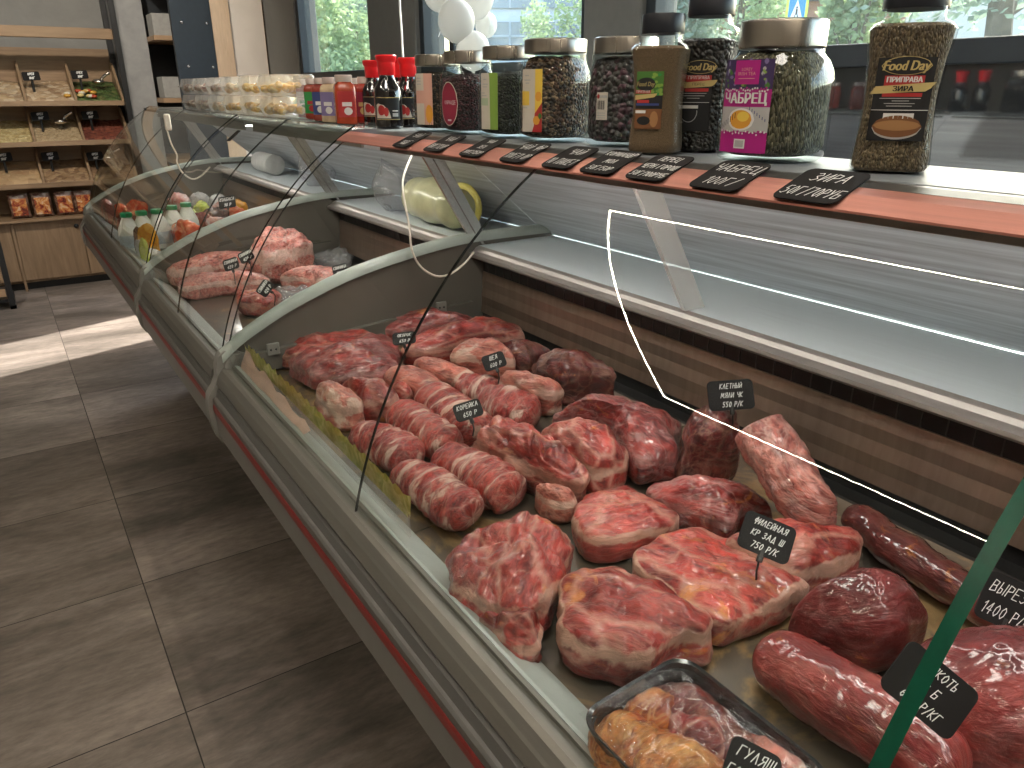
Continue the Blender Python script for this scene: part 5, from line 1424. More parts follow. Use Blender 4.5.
def roll(name, label, spine, radpx, mat, grp=None, rib=0.0, period=.022, flat=.86, n=44, M=90, lump=.004, lsc=26, cap=.30, taper=None, zc=None, seed=0, cat='meat', lift=0.0):
    """a long piece along a spine of pixels; radpx is its half width in pixels at each spine point."""
    pts = []; rads = []
    for i, (px, py) in enumerate(spine):
        rp = (radpx[i] if isinstance(radpx, (list, tuple)) else radpx)*(1.26 if rib else 1.0)
        z = .88
        for _ in range(4):
            p = at_z(px, py, z); dep = (p-CAM).dot(FW); r = rp*dep/FPX
            z = (deckz(max(.3, min(.83, p.x)))+r*flat+lift) if zc is None else zc[i]
        pts.append(Vector((p.x, p.y, z))); rads.append(r)
    S = catmull(pts, M)
    L = [0.0]
    for a, b_ in zip(S[:-1], S[1:]): L.append(L[-1]+(b_-a).length)
    tot = L[-1]
    # radius along
    cl = [0.0]
    for a, b_ in zip(pts[:-1], pts[1:]): cl.append(cl[-1]+(b_-a).length)
    def rad(s):
        s = s/tot*cl[-1]
        for i in range(len(cl)-1):
            if s <= cl[i+1]+1e-9:
                t = (s-cl[i])/max(1e-9, cl[i+1]-cl[i]); t = t*t*(3-2*t); return rads[i]*(1-t)+rads[i+1]*t
        return rads[-1]
    bm = B(); data = {}; rings = []
    so_ = Vector((seed*2.3+pts[0].x*9, seed*1.1+pts[0].y*7, seed))
    for i, s in enumerate(L):
        t = (S[min(i+1, M-1)]-S[max(i-1, 0)]).normalized()
        a = t.cross(Vector((0, 0, 1))).normalized(); b_ = a.cross(t).normalized()
        r = rad(s)
        e0 = min(1, s/(r*cap*2)) if cap else 1; e1 = min(1, (tot-s)/(r*cap*2)) if cap else 1
        e = max(.02, math.sqrt(max(0, 1-(1-e0)**2.2))*math.sqrt(max(0, 1-(1-e1)**2.2)))
        ph = s/period*2*math.pi
        ring = []
        for k in range(n):
            th = 2*math.pi*k/n
            cx_, cz_ = math.cos(th), math.sin(th)
            nv0 = Vector((s*20, th*.8, seed+.5))
            rr_ = r*e
            if rib:
                w_ = math.sin(ph+1.6*noise.noise(Vector((s*14, cx_*1.2, cz_*1.2+seed)))*1.6)
                rr_ *= 1+rib*(abs(w_)**.6*math.copysign(1, w_))
            p = S[i]+a*(rr_*cx_)+b_*(rr_*flat*cz_)
            d = noise.noise(p*lsc+so_)*lump+noise.noise(p*lsc*3+so_)*lump*.4+noise.noise(p*150)*.0010
            p = p+(a*cx_+b_*cz_)*d*min(1, e*1.3)
            if zc is None: p.z = max(p.z, fl(max(.3, min(.83, p.x)))+lift)
            v = bm.verts.new(p); ring.append(v)
            data[v] = ((s, r*(th if th < math.pi*1.5 else th-2*math.pi), r*.3*cz_), 1.0-e if e < .6 else 0.0)
        rings.append(ring)
    c0 = bm.verts.new(sum((v.co for v in rings[0]), Vector())/n); data[c0] = ((0, 0, 0), 1.0)
    c1 = bm.verts.new(sum((v.co for v in rings[-1]), Vector())/n); data[c1] = ((tot, 0, 0), 1.0)
    for k in range(n):
        j = (k+1) % n
        bm.faces.new((c0, rings[0][k], rings[0][j])); bm.faces.new((c1, rings[-1][j], rings[-1][k]))
        for a, b_ in zip(rings[:-1], rings[1:]): bm.faces.new((a[k], b_[k], b_[j], a[j]))
    c = S[M//2]
    return finish(bm, name, mat, label, cat, grp, (c.x, c.y, deckz(max(.3, min(.83, c.x)))+lift), data)

def C4(ox, oy, pts, s=4.0): return [(ox+x/s, oy+y/s) for x, y in pts]
GA = 'cuts of meat in the nearest case'
# --- far end of the nearest case
slab('meat_cut', 'long red cut lying against the partition by the leafy divider corner', C4(240, 280, [(120, 305), (200, 265), (320, 250), (400, 240), (500, 205), (545, 225), (540, 260), (450, 300), (350, 330), (250, 350), (190, 352), (150, 325)]), .050, MM['lamb'], GA, lump=.010, lsc=24, seed=1)
slab('meat_cut', 'smooth red leg muscle wrapped in film, second from the partition by the divider', C4(240, 280, [(200, 350), (330, 325), (440, 305), (530, 262), (600, 237), (640, 275), (640, 335), (590, 400), (480, 430), (380, 442), (300, 436), (240, 395)]), .062, MM['beef'], GA, lump=.009, dome=.5, seed=2)
slab('meat_cut', 'long glossy red cut along the partition below the socket', C4(240, 280, [(548, 225), (600, 178), (680, 147), (780, 137), (880, 150), (935, 172), (900, 200), (780, 215), (690, 235), (600, 247)]), .052, MM['beef'], GA, dome=.5, seed=3)
slab('meat_cut', 'long red loin with bluish membrane near the back corner', C4(360, 320, [(165, 150), (200, 112), (340, 72), (480, 32), (570, 2), (640, 40), (655, 78), (600, 98), (450, 108), (350, 150), (230, 182), (175, 178)]), .060, MM['lamb'], GA, dome=.45, seed=4)
slab('meat_cut', 'red and white lamb piece under the middle price tag', C4(360, 320, [(358, 150), (400, 104), (500, 108), (580, 122), (622, 190), (615, 222), (560, 218), (470, 203), (380, 180)]), .060, MM['pale'], GA, dome=.4, seed=5)
slab('meat_cut', 'small dark red cut between the tagged lamb and the back wall', C4(360, 320, [(545, 102), (640, 92), (720, 127), (768, 160), (705, 178), (680, 228), (628, 205), (585, 132)]), .050, MM['dark'], GA, seed=6)
slab('meat_cut', 'dark lump of beef with orange fat before the black air slot', C4(360, 320, [(688, 192), (720, 163), (820, 148), (900, 168), (960, 202), (1008, 260), (1020, 306), (940, 312), (820, 326), (762, 262), (695, 236)]), .078, MM['dark'], GA, dome=.3, lump=.012, seed=7)
# --- rows of lamb
roll('meat_cut', 'long smooth pink lamb piece behind the middle rib row', C4(360, 320, [(232, 172), (300, 198), (400, 236), (470, 262)]), [9, 12, 13, 11], MM['pale'], GA, cap=.5, seed=8)
roll('meat_cut', 'short rolled lamb with fat bands at the far end of the back rib row', C4(360, 320, [(412, 262), (480, 280), (545, 300)]), [13, 15, 14], MM['rib'], GA, rib=.05, seed=9)
roll('meat_cut', 'rolled lamb in the back rib row, next to the pale fat piece', C4(360, 320, [(498, 318), (600, 352), (705, 392)]), [15, 18, 16], MM['rib'], GA, rib=.055, seed=10)
slab('meat_cut', 'piece of pink lamb with thick white fat before the dark orange beef', C4(360, 320, [(552, 242), (620, 227), (720, 242), (800, 292), (818, 330), (770, 368), (700, 342), (610, 300)]), .062, MM['pale'], GA, lump=.010, seed=11)
roll('meat_cut', 'pale smooth lamb piece at the far end of the tagged rib row', C4(360, 320, [(112, 228), (180, 240), (260, 268), (318, 290)]), [12, 16, 17, 15], MM['pale'], GA, cap=.5, seed=12)
roll('meat_cut', 'rolled lamb ribs carrying the nearest of the three lying tags', C4(360, 320, [(268, 305), (350, 360), (430, 425), (485, 470)]), [16, 19, 19, 17], MM['rib'], GA, rib=.05, seed=13)
slab('meat_cut', 'long bony lamb neck with ragged spine in the middle of the deck', C4(360, 320, [(462, 490), (500, 425), (540, 402), (600, 420), (700, 472), (800, 562), (890, 655), (920, 708), (878, 755), (780, 718), (690, 650), (600, 592), (510, 545)]), .072, MM['lamb'], GA, lump=.014, lsc=30, crease=.010, seed=14)
slab('meat_cut', 'small pale fat end at the near tip of the bony lamb neck', C4(360, 320, [(690, 672), (740, 655), (800, 690), (855, 752), (845, 800), (790, 800), (720, 740)]), .045, MM['pale'], GA, seed=15)
roll('meat_cut', 'rolled lamb ribs, farther one of the row second from the glass', C4(360, 320, [(150, 372), (230, 420), (310, 470), (378, 512)]), [15, 17, 18, 16], MM['rib'], GA, rib=.055, seed=16)
roll('meat_cut', 'rolled lamb ribs with round cut end, nearer one of the row second from the glass', C4(360, 320, [(342, 552), (430, 600), (530, 655), (622, 708)]), [16, 19, 21, 20], MM['rib'], GA, rib=.05, cap=.22, seed=17)
roll('meat_cut', 'rolled lamb ribs behind the seam of the glass, next to the leafy divider', C4(240, 280, [(478, 620), (560, 650), (640, 690), (705, 728)]), [14, 17, 18, 16], MM['rib'], GA, rib=.05, seed=18)
roll('meat_cut', 'rolled lamb ribs nearest the glass, before the big wrapped steak', C4(360, 320, [(165, 612), (270, 668), (370, 735), (450, 790)]), [15, 19, 21, 20], MM['rib'], GA, rib=.05, seed=19)
slab('meat_cut', 'red lamb piece with a dark cut face beside the glass seam', C4(240, 280, [(412, 422), (480, 407), (560, 422), (620, 470), (640, 500), (600, 556), (540, 556), (500, 556), (470, 500), (425, 460)]), .060, MM['lamb'], GA, seed=20)
slab('meat_cut', 'small red and white scrap beside the dark cut face', C4(240, 280, [(590, 440), (640, 425), (690, 460), (695, 500), (650, 520), (605, 480)]), .045, MM['lamb'], GA, seed=21)
slab('meat_cut', 'chunk of lamb with a pale fat corner standing at the leafy divider', C4(240, 280, [(300, 452), (350, 436), (400, 460), (470, 490), (492, 540), (470, 578), (420, 588), (360, 570), (315, 520)]), .062, MM['pale'], GA, seed=22, lump=.010)
# --- middle
slab('meat_cut', 'large film-wrapped beef piece with bluish membrane before the back wall', C4(540, 360, [(58, 232), (120, 172), (200, 152), (290, 167), (400, 222), (520, 262), (574, 290), (552, 340), (548, 400), (556, 466), (480, 478), (400, 498), (352, 440), (330, 390), (250, 282), (150, 252)]), .072, MM['beef'], GA, dome=.4, lump=.010, seed=23)
slab('meat_cut', 'pink lamb leg with a round white lobe behind the central steak', C4(540, 360, [(-2, 300), (40, 262), (180, 256), (270, 312), (330, 382), (346, 440), (336, 496), (280, 518), (212, 530), (150, 468), (98, 418), (38, 340)]), .068, MM['steak'], GA, dome=.4, lump=.011, seed=24)
slab('meat_cut', 'dark red beef lump standing below the tall price tag', C4(540, 360, [(588, 330), (630, 262), (690, 215), (742, 198), (788, 218), (772, 270), (782, 340), (798, 400), (750, 476), (660, 486), (592, 486), (562, 450), (556, 380)]), .098, MM['dark'], GA, dome=.25, lump=.010, zfrac=.5, seed=25)
def shank():
    zc = [.985, .955, .925, .898]
    o = roll('meat_cut', 'tall film-wrapped shank leaning on the dark beef lump', [(757, 424), (782, 462), (806, 500), (823, 524)], [27, 31, 29, 18], MM['shank'], GA, cap=.12, lump=.006, zc=zc, seed=26)
    return o
shank()
slab('meat_cut', 'round thick steak in the centre of the deck', C4(540, 360, [(132, 650), (180, 565), (240, 533), (330, 498), (400, 522), (440, 562), (500, 612), (556, 660), (550, 706), (480, 748), (370, 770), (300, 800), (210, 792), (150, 740)]), .046, MM['steak'], GA, dome=.12, lump=.006, edge=.34, seed=27)
slab('meat_cut', 'oval beef cut with grey membrane before the leaning shank', C4(540, 360, [(424, 512), (460, 488), (560, 492), (700, 502), (800, 532), (900, 592), (940, 638), (860, 630), (790, 660), (742, 722), (680, 690), (600, 640), (500, 600), (444, 560)]), .052, MM['beef'], GA, dome=.4, seed=28)
slab('meat_cut', 'lamb cut with dark bony face under the black fillet price tag', [(728, 545), (745, 530), (770, 521), (800, 535), (858, 540), (860, 556), (848, 575), (820, 590), (798, 597), (775, 588), (742, 562)], .060, MM['steak'], GA, dome=.2, seed=29)
roll('meat_cut', 'long dark tenderloin bar along the back of the deck by the green glass edge', [(851, 515), (862, 522), (895, 548), (935, 575), (985, 606), (1018, 624)], [13, 18, 22, 23, 22, 16], MM['bar'], GA, cap=.35, lump=.004, seed=30)
slab('meat_cut', 'wide steak with orange fat, right of the front steaks', [(630, 562), (650, 546), (690, 529), (720, 534), (760, 560), (800, 590), (802, 600), (780, 617), (750, 634), (720, 643), (692, 628), (664, 600), (642, 580)], .044, MM['steak'], GA, dome=.15, edge=.34, lump=.007, seed=31)
# --- front
slab('meat_cut', 'big film-wrapped shoulder steak nearest the front glass', C4(430, 500, [(82, 235), (112, 175), (250, 115), (370, 65), (470, 82), (558, 132), (576, 200), (556, 280), (516, 400), (486, 480), (420, 540), (330, 560), (250, 520), (180, 450), (90, 400), (64, 310)]), .060, MM['steakw'], GA, dome=.2, lump=.012, lsc=26, crease=.006, seed=32)
slab('meat_cut', 'bony red end piece hanging off the big shoulder steak toward the front rail', C4(430, 500, [(200, 470), (290, 440), (370, 470), (430, 540), (440, 610), (415, 668), (350, 655), (300, 590), (240, 520)]), .045, MM['steakw'], GA, lump=.012, lsc=34, seed=33)
slab('meat_cut', 'large front steak with fat rim and orange seam behind the wrapped tray', C4(430, 500, [(530, 335), (600, 284), (700, 254), (770, 267), (860, 332), (980, 422), (1060, 470), (1130, 560), (1100, 620), (1010, 612), (930, 650), (860, 716), (780, 738), (690, 700), (630, 690), (555, 648), (506, 560), (500, 470), (518, 400)]), .054, MM['steak'], GA, dome=.15, edge=.36, lump=.010, seed=34)
slab('meat_cut', 'dark round of beef in tight shiny film', C4(768, 576, [(84, 195), (200, 104), (300, 28), (400, 8), (500, 28), (586, 88), (628, 190), (600, 258), (480, 362), (380, 380), (250, 326), (160, 262)]), .082, MM['ball'], GA, dome=.35, lump=.004, lsc=14, edge=.62, seed=35)
roll('meat_cut', 'long shiny red tenderloin beside the wrapped tray', [(757, 652), (795, 668), (842, 698), (895, 735), (960, 788)], [30, 38, 42, 45, 48], MM['loin'], GA, cap=.3, lump=.006, lsc=16, seed=36)
slab('meat_cut', 'huge wrapped round of beef behind the green glass edge', [(884, 690), (905, 652), (950, 632), (1000, 630), (1060, 640), (1110, 690), (1100, 750), (1040, 785), (975, 770), (920, 725)], .088, MM['ball'], GA, dome=.35, lump=.005, lsc=14, edge=.62, seed=37)

# --- film-wrapped black tray at the front
def tray():
    zt = .052
    cor = [(574, 716), (682, 651), (838, 778), (730, 868)]
    P = []
    for px, py in cor:
        z = .9
        for _ in range(3):
            p = at_z(px, py, z); z = deckz(p.x)+zt
        P.append(Vector((p.x, p.y, 0)))
    c = sum(P, Vector())/4; zb = deckz(c.x)
    ux = ((P[1]-P[0])+(P[2]-P[3])); w_ = ux.length/2; ux.normalize()
    uy = ((P[0]-P[3])+(P[1]-P[2])); l_ = uy.length/2; uy = (uy-ux*uy.dot(ux)).normalized()
    t = thing('wrapped_meat_tray', 'black plastic tray of chopped goulash meat under clear film with its own tag', 'food tray', (c.x, c.y, zb))
    sl = .06
    def loop(k, z, r=.02):
        out = []
        for x, y in rrect(w_*k, l_*k, r, 8):
            q = c+ux*x+uy*y; out.append((q.x, q.y, zb+z+sl*(q.x-c.x)))
        return out
    def skin(b, loops, capa=True, capb=True, mi=0):
        rings = [[b.verts.new(p) for p in l] for l in loops]; n = len(rings[0])
        for a, d in zip(rings[:-1], rings[1:]):
            for i in range(n): b.faces.new((a[i], a[(i+1) % n], d[(i+1) % n], d[i]))
        if capa: b.faces.new(rings[0][::-1])
        if capb: b.faces.new(rings[-1])
    b = B(); skin(b, [loop(.80, .0016), loop(.84, .003), loop(.94, zt-.008), (loop(1.0, zt-.004)), loop(1.01, zt-.001), loop(1.0, zt), loop(.965, zt-.0015), loop(.90, .006), loop(.86, .005)])
    obj('tray_shell', b, plain('black_tray_plastic', (.02, .021, .022), .15, spec=.8, coat=.5), t, angle=40)
    # film: shallow lumpy sheet stretched over the rim
    b = B(); n = 26; g = []
    for i in range(n+1):
        row = []
        for j in range(n+1):
            u, v = i/n-.5, j/n-.5
            q = c+ux*(u*w_*.985)+uy*(v*l_*.985)
            e = (1-(2*abs(u))**4)*(1-(2*abs(v))**4)
            z = zb+zt+.0012+sl*(q.x-c.x)+.010*e*(.6+.6*noise.noise(Vector((u*5, v*5, 2))))+.0015*noise.noise(Vector((u*30, v*9, 5)))*e
            row.append(b.verts.new((q.x, q.y, z)))
        g.append(row)
    for i in range(n):
        for j in range(n): b.faces.new((g[i][j], g[i+1][j], g[i+1][j+1], g[i][j+1]))
    bmesh.ops.solidify(b, geom=b.faces[:], thickness=.0004)
    obj('film', b, glassy('cling_film', (.97, .97, .97), 1.4, haze=.0, hazecol=(.8, .85, .9), wr=.22), t, angle=180)
    # chopped meat inside: separate lumps are one heap seen through the film
    rr = random.Random(12)
    heap = [('goulash_meat', 'goulash meat lump in the tray', MM['orange'], -.27, .26, .36, .30, .052), ('goulash_meat', '', MM['dark'], .24, .18, .34, .36, .050), ('goulash_meat', '', MM['orange'], -.20, -.05, .44, .42, .060), ('goulash_meat', '', MM['dark'], .20, -.14, .30, .38, .052), ('goulash_meat', '', MM['pale'], .30, -.28, .24, .34, .056), ('goulash_meat', '', MM['steakw'], -.12, -.33, .42, .24, .052), ('goulash_meat', '', MM['orange'], .0, .34, .34, .18, .052), ('goulash_meat', '', MM['steakw'], .07, .05, .26, .30, .058)]
    for nm, lb, mt, u, v, ru, rv, hh in heap:
        bm = B(); data = {}
        cc = c+ux*(u*w_)+uy*(v*l_)
        bmesh.ops.create_icosphere(bm, subdivisions=4, radius=1.0)
        for vt in bm.verts:
            d = vt.co.copy()
            k = 1+.16*noise.noise(d*2.2+Vector((u*9, v*9, 1)))+.08*noise.noise(d*6+Vector((u*9, v*9, 3)))
            q = cc+ux*(d.x*ru*.8*w_*k)+uy*(d.y*rv*.8*l_*k)
            z = zb+sl*(q.x-c.x)+.022+d.z*hh*.62*k
            z = max(z, zb+.0075+sl*(q.x-c.x)); z = min(z, zb+zt+.004+sl*(q.x-c.x))
            data[vt] = ((d.x*ru*w_, d.y*rv*l_, d.z*hh), 0.0)
            vt.co = (q.x, q.y, z)
        o = finish(bm, 'goulash_chunk', mt, None, None, None, (cc.x, cc.y, zb+.01), data)
        # contents sealed in the film move with the tray
        o.parent = t; o.location = o.location-t.location
    return c, ux, uy, zb+zt
MM['orange'] = meat_mat('orange_fat_meat', (.30, .06, .02), (.48, .15, .03), (.58, .26, .07), fat=(.62, .40, .16), fatamt=.3, veins=.5, wrap=.6, orange=.35, rimfat=0)
TR = tray()

# --- price tags on spikes among the meat
def meat_tag(label, px, py, dep_z, lines, w_, h_, xd, yd, grp='black price tags among the meat', spike=.05, pen=.00034, lift=0):
    """plate centred on pixel (px,py) at height dep_z; xd, yd are world directions of its right and up."""
    p = at_z(px, py, dep_z)
    M = frame_from(p, xd, yd)
    t = thing('price_tag', label, 'price tag', p, grp)
    b = B(); plate(b, M, w_, h_, .0016, .006); obj('plate', b, M_TAG, t, smooth=False)
    b = B(); write_on(b, lines, M, w_, h_, pen); obj('writing', b, M_CHALK, t, smooth=False)
    b = B()
    q0 = M @ Vector((0, -h_*.5+.004, -.0025)); q1 = M @ Vector((0, -h_*.5-.006, -.0025))
    tube(b, [q0+ (q0-q1)*.4, q1], .0032, 8)
    dn = Vector((0, 0, -1))
    tube(b, [q1, q1+(q1-q0).normalized()*.006+dn*.004, q1+dn*spike], .0011, 6)
    obj('spike', b, M_BLACK, t)
    return t
RTH = Vector((RT.x, RT.y, 0)); TOC = Vector((-FW.x, -FW.y, 0)).normalized()
def pxdir(dx, dy): return (RT*dx-UP*dy).normalized()
# the tags' right/up directions, laid tilted back
def lay(deg_roll, tiltback):
    a = R(deg_roll); t = R(tiltback)
    up = Vector((0, 0, 1))*math.cos(t)-TOC*math.sin(t)
    x = RTH*math.cos(a)+up*math.sin(a); y = -RTH*math.sin(a)+up*math.cos(a)
    return x, y
x, y = lay(4, 30); meat_tag('standing black price tag on the dark beef lump before the back wall', 731, 395, .985, ['КЛЕТНЫЙ', 'МЯЛИ ЧК', '550 Р/К'], .058, .038, x, y, spike=.035)
x, y = lay(-24, 45); meat_tag('large black fillet price tag stuck in the lamb cut with a dark face', 767, 537, .945, ['ФИЛЕЙНАЯ', 'КР ЗАД Ш', '750 Р/К'], .050, .038, x, y, spike=.02)
x, y = lay(-24, 25); meat_tag('dark price tag at the right edge beyond the green glass edge', 1012, 605, .955, ['ВЫРЕЗКА', '1400 Р/КГ'], .052, .040, x, y, spike=.03)
x, y = lay(-40, 30); meat_tag('price tag crossed by the green glass edge, on the huge wrapped round', 930, 690, .962, ['МЯКОТЬ', '2 Б', '650 Р/КГ'], .058, .040, x, y, spike=.012)
x, y = lay(-28, 60); meat_tag('goulash price tag lying on the wrapped tray at the bottom of the picture', 752, 768, TR[3]+.016, ['ГУЛЯШ', 'ГОВЯЖИЙ'], .036, .032, x, y, spike=.012)
x, y = lay(20, 52); meat_tag('black price tag lying on the tagged rib row, nearest of the three lying tags', 468, 410, .925, ['КОРЕЙКА', '650 Р'], .040, .028, x, y, spike=.02, pen=.00036)
x, y = lay(20, 45); meat_tag('black price tag on the red and white lamb piece, middle of the three lying tags', 494, 361, .930, ['ШЕЯ', '600 Р'], .038, .028, x, y, spike=.02, pen=.00036)
x, y = lay(8, 50); meat_tag('black price tag farthest back, between the long red cuts by the partition', 404, 338, .925, ['ОКОРОК', '650 Р'], .042, .026, x, y, spike=.02, pen=.00036)

# ------------------------------------------------------------------ pork in the middle case
def inside(o, x0, x1, y0, y1):
    for k, lo, hi in ((0, x0, x1), (1, y0, y1)):
        c = [v.co[k]+o.location[k] for v in o.data.vertices]; a, b_ = min(c), max(c)
        a2, b2 = max(a, lo), min(b_, hi)
        if b2-a2 < .6*(b_-a): a2, b2 = (lo, lo+.8*(b_-a)) if a < lo else (hi-.8*(b_-a), hi)
        for v, q in zip(o.data.vertices, c): v.co[k] = a2+(q-a)*(b2-a2)/(b_-a)-o.location[k]
    return o
GB = 'packed pork in the middle case'
inside(slab('pork_cut', 'pink pork loin with ribs lying along the back partition of the middle case', C4(150, 215, [(65, 290), (130, 255), (230, 235), (290, 200), (400, 192), (480, 190), (520, 230), (480, 275), (400, 285), (310, 290), (220, 320), (130, 330), (80, 315)], 4.876), .075, MM['pork'], GB, dome=.3, seed=41), .325, .825, 1.43, 2.215)
inside(slab('pork_cut', 'long pale pork belly nearest the front of the middle case', C4(150, 215, [(85, 370), (130, 340), (230, 325), (330, 300), (430, 285), (550, 295), (580, 325), (480, 345), (350, 355), (220, 390), (140, 412), (95, 400)], 4.876), .055, MM['pork'], GB, seed=42), .325, .825, 1.43, 2.215)
inside(slab('pork_cut', 'big pork shoulder with bone ends piled at the back of the middle case', C4(150, 215, [(505, 200), (530, 120), (590, 70), (690, 105), (720, 150), (790, 185), (785, 220), (740, 245), (650, 290), (580, 305), (500, 290), (480, 240)], 4.876), .125, MM['pork'], GB, dome=.2, lump=.016, lsc=20, seed=43), .325, .825, 1.43, 2.215)
inside(slab('pork_cut', 'small red and white pork piece at the right rear of the middle case', C4(150, 215, [(640, 340), (700, 285), (790, 265), (880, 270), (975, 310), (940, 345), (850, 372), (740, 350), (690, 345)], 4.876), .060, MM['pork'], GB, seed=44), .325, .825, 1.43, 2.215)
inside(slab('pork_cut', 'dark wrapped pork piece by the near partition of the middle case', C4(150, 215, [(420, 420), (500, 380), (600, 370), (640, 400), (630, 450), (560, 490), (470, 480)], 4.876), .050, MM['lamb'], GB, seed=45), .325, .825, 1.43, 2.215)
M_BAG = glassy('crumpled_clear_bag', (.86, .86, .87), 1.6, rough=.08, haze=.14, hazecol=(.8, .8, .82), wr=1.0)
def crumple(label, outline, h, seed, z0=None, cat='bag', grp=None):
    o = slab('clear_bag', label, outline, h, M_BAG, grp, lump=.016, lsc=34, crease=.012, seed=seed, lift=(z0-.85 if z0 else 0), cat=cat, floor=z0 is None, n=72, K=18)
    return inside(o, .325, .825, 1.43, 2.215)
crumple('crumpled clear plastic bag at the near right of the middle case', C4(150, 215, [(600, 380), (700, 350), (790, 360), (800, 410), (740, 440), (640, 470), (590, 430)], 4.876), .03, 51)
crumple('flat clear plastic bag at the dark rear corner of the middle case', C4(150, 215, [(790, 190), (860, 165), (940, 160), (1000, 200), (980, 260), (880, 260), (800, 230)], 4.876), .03, 52)
for px, py, z, lab, xd in [(231, 264, .955, 'small black tag on the pork loin in the middle case', 20), (246, 256, .96, 'small dark tag at the foot of the pork shoulder in the middle case', 30), (265, 288, .925, 'dark diamond-shaped tag above the front pork belly in the middle case', 60), (340, 270, .935, 'black tag on the right pork piece in the middle case', 15)]:
    x, y = lay(xd, 35); meat_tag(lab, px, py, z, ['СВИНИНА', '420 Р'], .036, .030, x, y, 'black tags in the middle case', spike=.03, pen=.0007)

# yellow plastic jug lying on the work shelf behind the middle case's end, and a crumpled bag
M_YEL = plain('yellow_soft_plastic', (.72, .62, .12), .35, var=.2, vscale=18, coat=.3)
M_YELP = plain('pale_yellow_soft_plastic', (.60, .58, .34), .35, var=.2, vscale=18, coat=.3)
p = at_z(432, 213, 1.085)
t = thing('yellow_jug', 'yellow plastic jug with loop handle lying on the work shelf of the middle case', 'jug', (p.x, 1.62, 1.033))
b = B(); S = [(.875, 1.53, 1.088), (.878, 1.57, 1.089), (.882, 1.66, 1.09), (.886, 1.76, 1.088), (.888, 1.80, 1.084)]
tube(b, catmull(S, 24), [.012, .034, .046]+[.052-.004*math.sin(k*.5) for k in range(17)]+[.050, .044, .036, .012], 28)
obj('body', b, M_YELP, t, angle=80)
b = B(); tube(b, catmull([(.876, 1.60, 1.11), (.87, 1.55, 1.136), (.868, 1.49, 1.14), (.872, 1.455, 1.115), (.875, 1.462, 1.078), (.877, 1.50, 1.062), (.878, 1.545, 1.07)], 40), .0075, 12)
obj('handle', b, M_YEL, t, angle=80)
# ------------------------------------------------------------------ packaged food in the farthest case
GCM = 'milk bottles with green caps'
M_MILK = plain('milk_bottle_plastic', (.66, .68, .62), .3, var=.06, vscale=20)
M_GCAP = plain('green_cap', (.015, .26, .10), .35)
M_MLAB = plain('milk_label', (.40, .48, .52), .4, var=.3, vscale=30)
def milk(label, px, py, s=1.0):
    z = .86
    for _ in range(3):
        p = at_z(px, py, z+.07); z = deckz(min(.8, p.x))+.001
    cx, cy = p.x, p.y
    t = thing('milk_bottle', label, 'milk bottle', (cx, cy, z), GCM)
    r, h = .040*s, .155*s
    b = B(); lathe(b, [(r*.8, z), (r, z+.005), (r, z+h*.5), (r*.93, z+h*.6), (r*.62, z+h*.78), (r*.42, z+h*.88), (r*.42, z+h*.92)], cx, cy, 36, power=2.6); obj('bottle_body', b, M_MILK, t)
    b = B(); lathe(b, [(r*.52, z+h*.89), (r*.55, z+h*.90), (r*.55, z+h*.985), (r*.5, z+h), (.001, z+h)], cx, cy, 30); obj('cap', b, M_GCAP, t, angle=30)
    b = B(); lathe(b, [(r*1.005, z+h*.14), (r*1.012, z+h*.15), (r*1.012, z+h*.44), (r*1.005, z+h*.45)], cx, cy, 36, power=2.6, closed=False); obj('label', b, M_MLAB, t)
for px, py, lab in [(129, 231, 'milk bottle with green cap, first of five and closest to the front rail'), (144, 229, 'milk bottle with green cap, second from the front rail'), (159, 227, 'milk bottle with green cap, middle of the five, crossed by the glass edge'), (174, 223, 'milk bottle with green cap, second from the back'), (188, 220, 'milk bottle with green cap, last of five and farthest from the front rail')]: milk(lab, px, py, .84)
def pack_mat(name, cols, sc=40):
    m, nt, out = new_mat(name); v = coords(nt, 'Object', rand=True)
    n = noise_tex(nt, v, sc, 4, .6, .8); k = len(cols)
    bsdf(nt, out, **{'Base Color': ramp(nt, n, [(.32+.36*i/max(1, k-1), c) for i, c in enumerate(cols)]).outputs[0], 'Roughness': .25, 'Coat Weight': .8, 'Coat Roughness': .1, 'Coat Normal': bump(nt, noise_tex(nt, v, 90, 3, .5, 1.5), .5, .002)})
    return m
PM = dict(orange=pack_mat('orange_pack', [(.62, .22, .02), (.75, .34, .03), (.80, .48, .12)]), red=pack_mat('red_pack', [(.45, .03, .02), (.62, .10, .04), (.75, .38, .2)]), saus=pack_mat('sausage_pack', [(.14, .03, .025), (.26, .06, .05), (.42, .18, .15)], 60), white=pack_mat('white_pack', [(.35, .36, .4), (.6, .6, .6), (.75, .73, .7)]), green=pack_mat('lime_pack', [(.30, .42, .04), (.55, .62, .10), (.68, .66, .3)]), dark=pack_mat('dark_pack', [(.05, .03, .025), (.12, .06, .05), (.3, .2, .16)], 50), pinkw=pack_mat('pink_white_pack', [(.55, .16, .14), (.66, .36, .32), (.72, .62, .6)]))
def pack(label, outline, h, mat, seed, scale=6.4, ox=80, oy=185, name='food_pack', **kw):
    return inside(slab(name, label, C4(ox, oy, outline, scale), h, PM[mat], 'food packs in the farthest case', seed=seed, n=48, K=14, lump=.008, lsc=30, cat='food pack', **kw), .318, .82, 2.27, 3.615)
pack('orange pack lying before the milk bottles', [(370, 362), (400, 322), (450, 317), (505, 362), (510, 412), (450, 430), (390, 407)], .10, 'orange', 61)
pack('orange and red pack near the middle partition of the farthest case', [(590, 338), (620, 303), (700, 293), (780, 308), (770, 328), (690, 348), (620, 363)], .09, 'red', 62)
pack('yellow-orange pack behind the orange and red pack', [(600, 275), (640, 255), (710, 258), (700, 278), (640, 288)], .08, 'orange', 63)
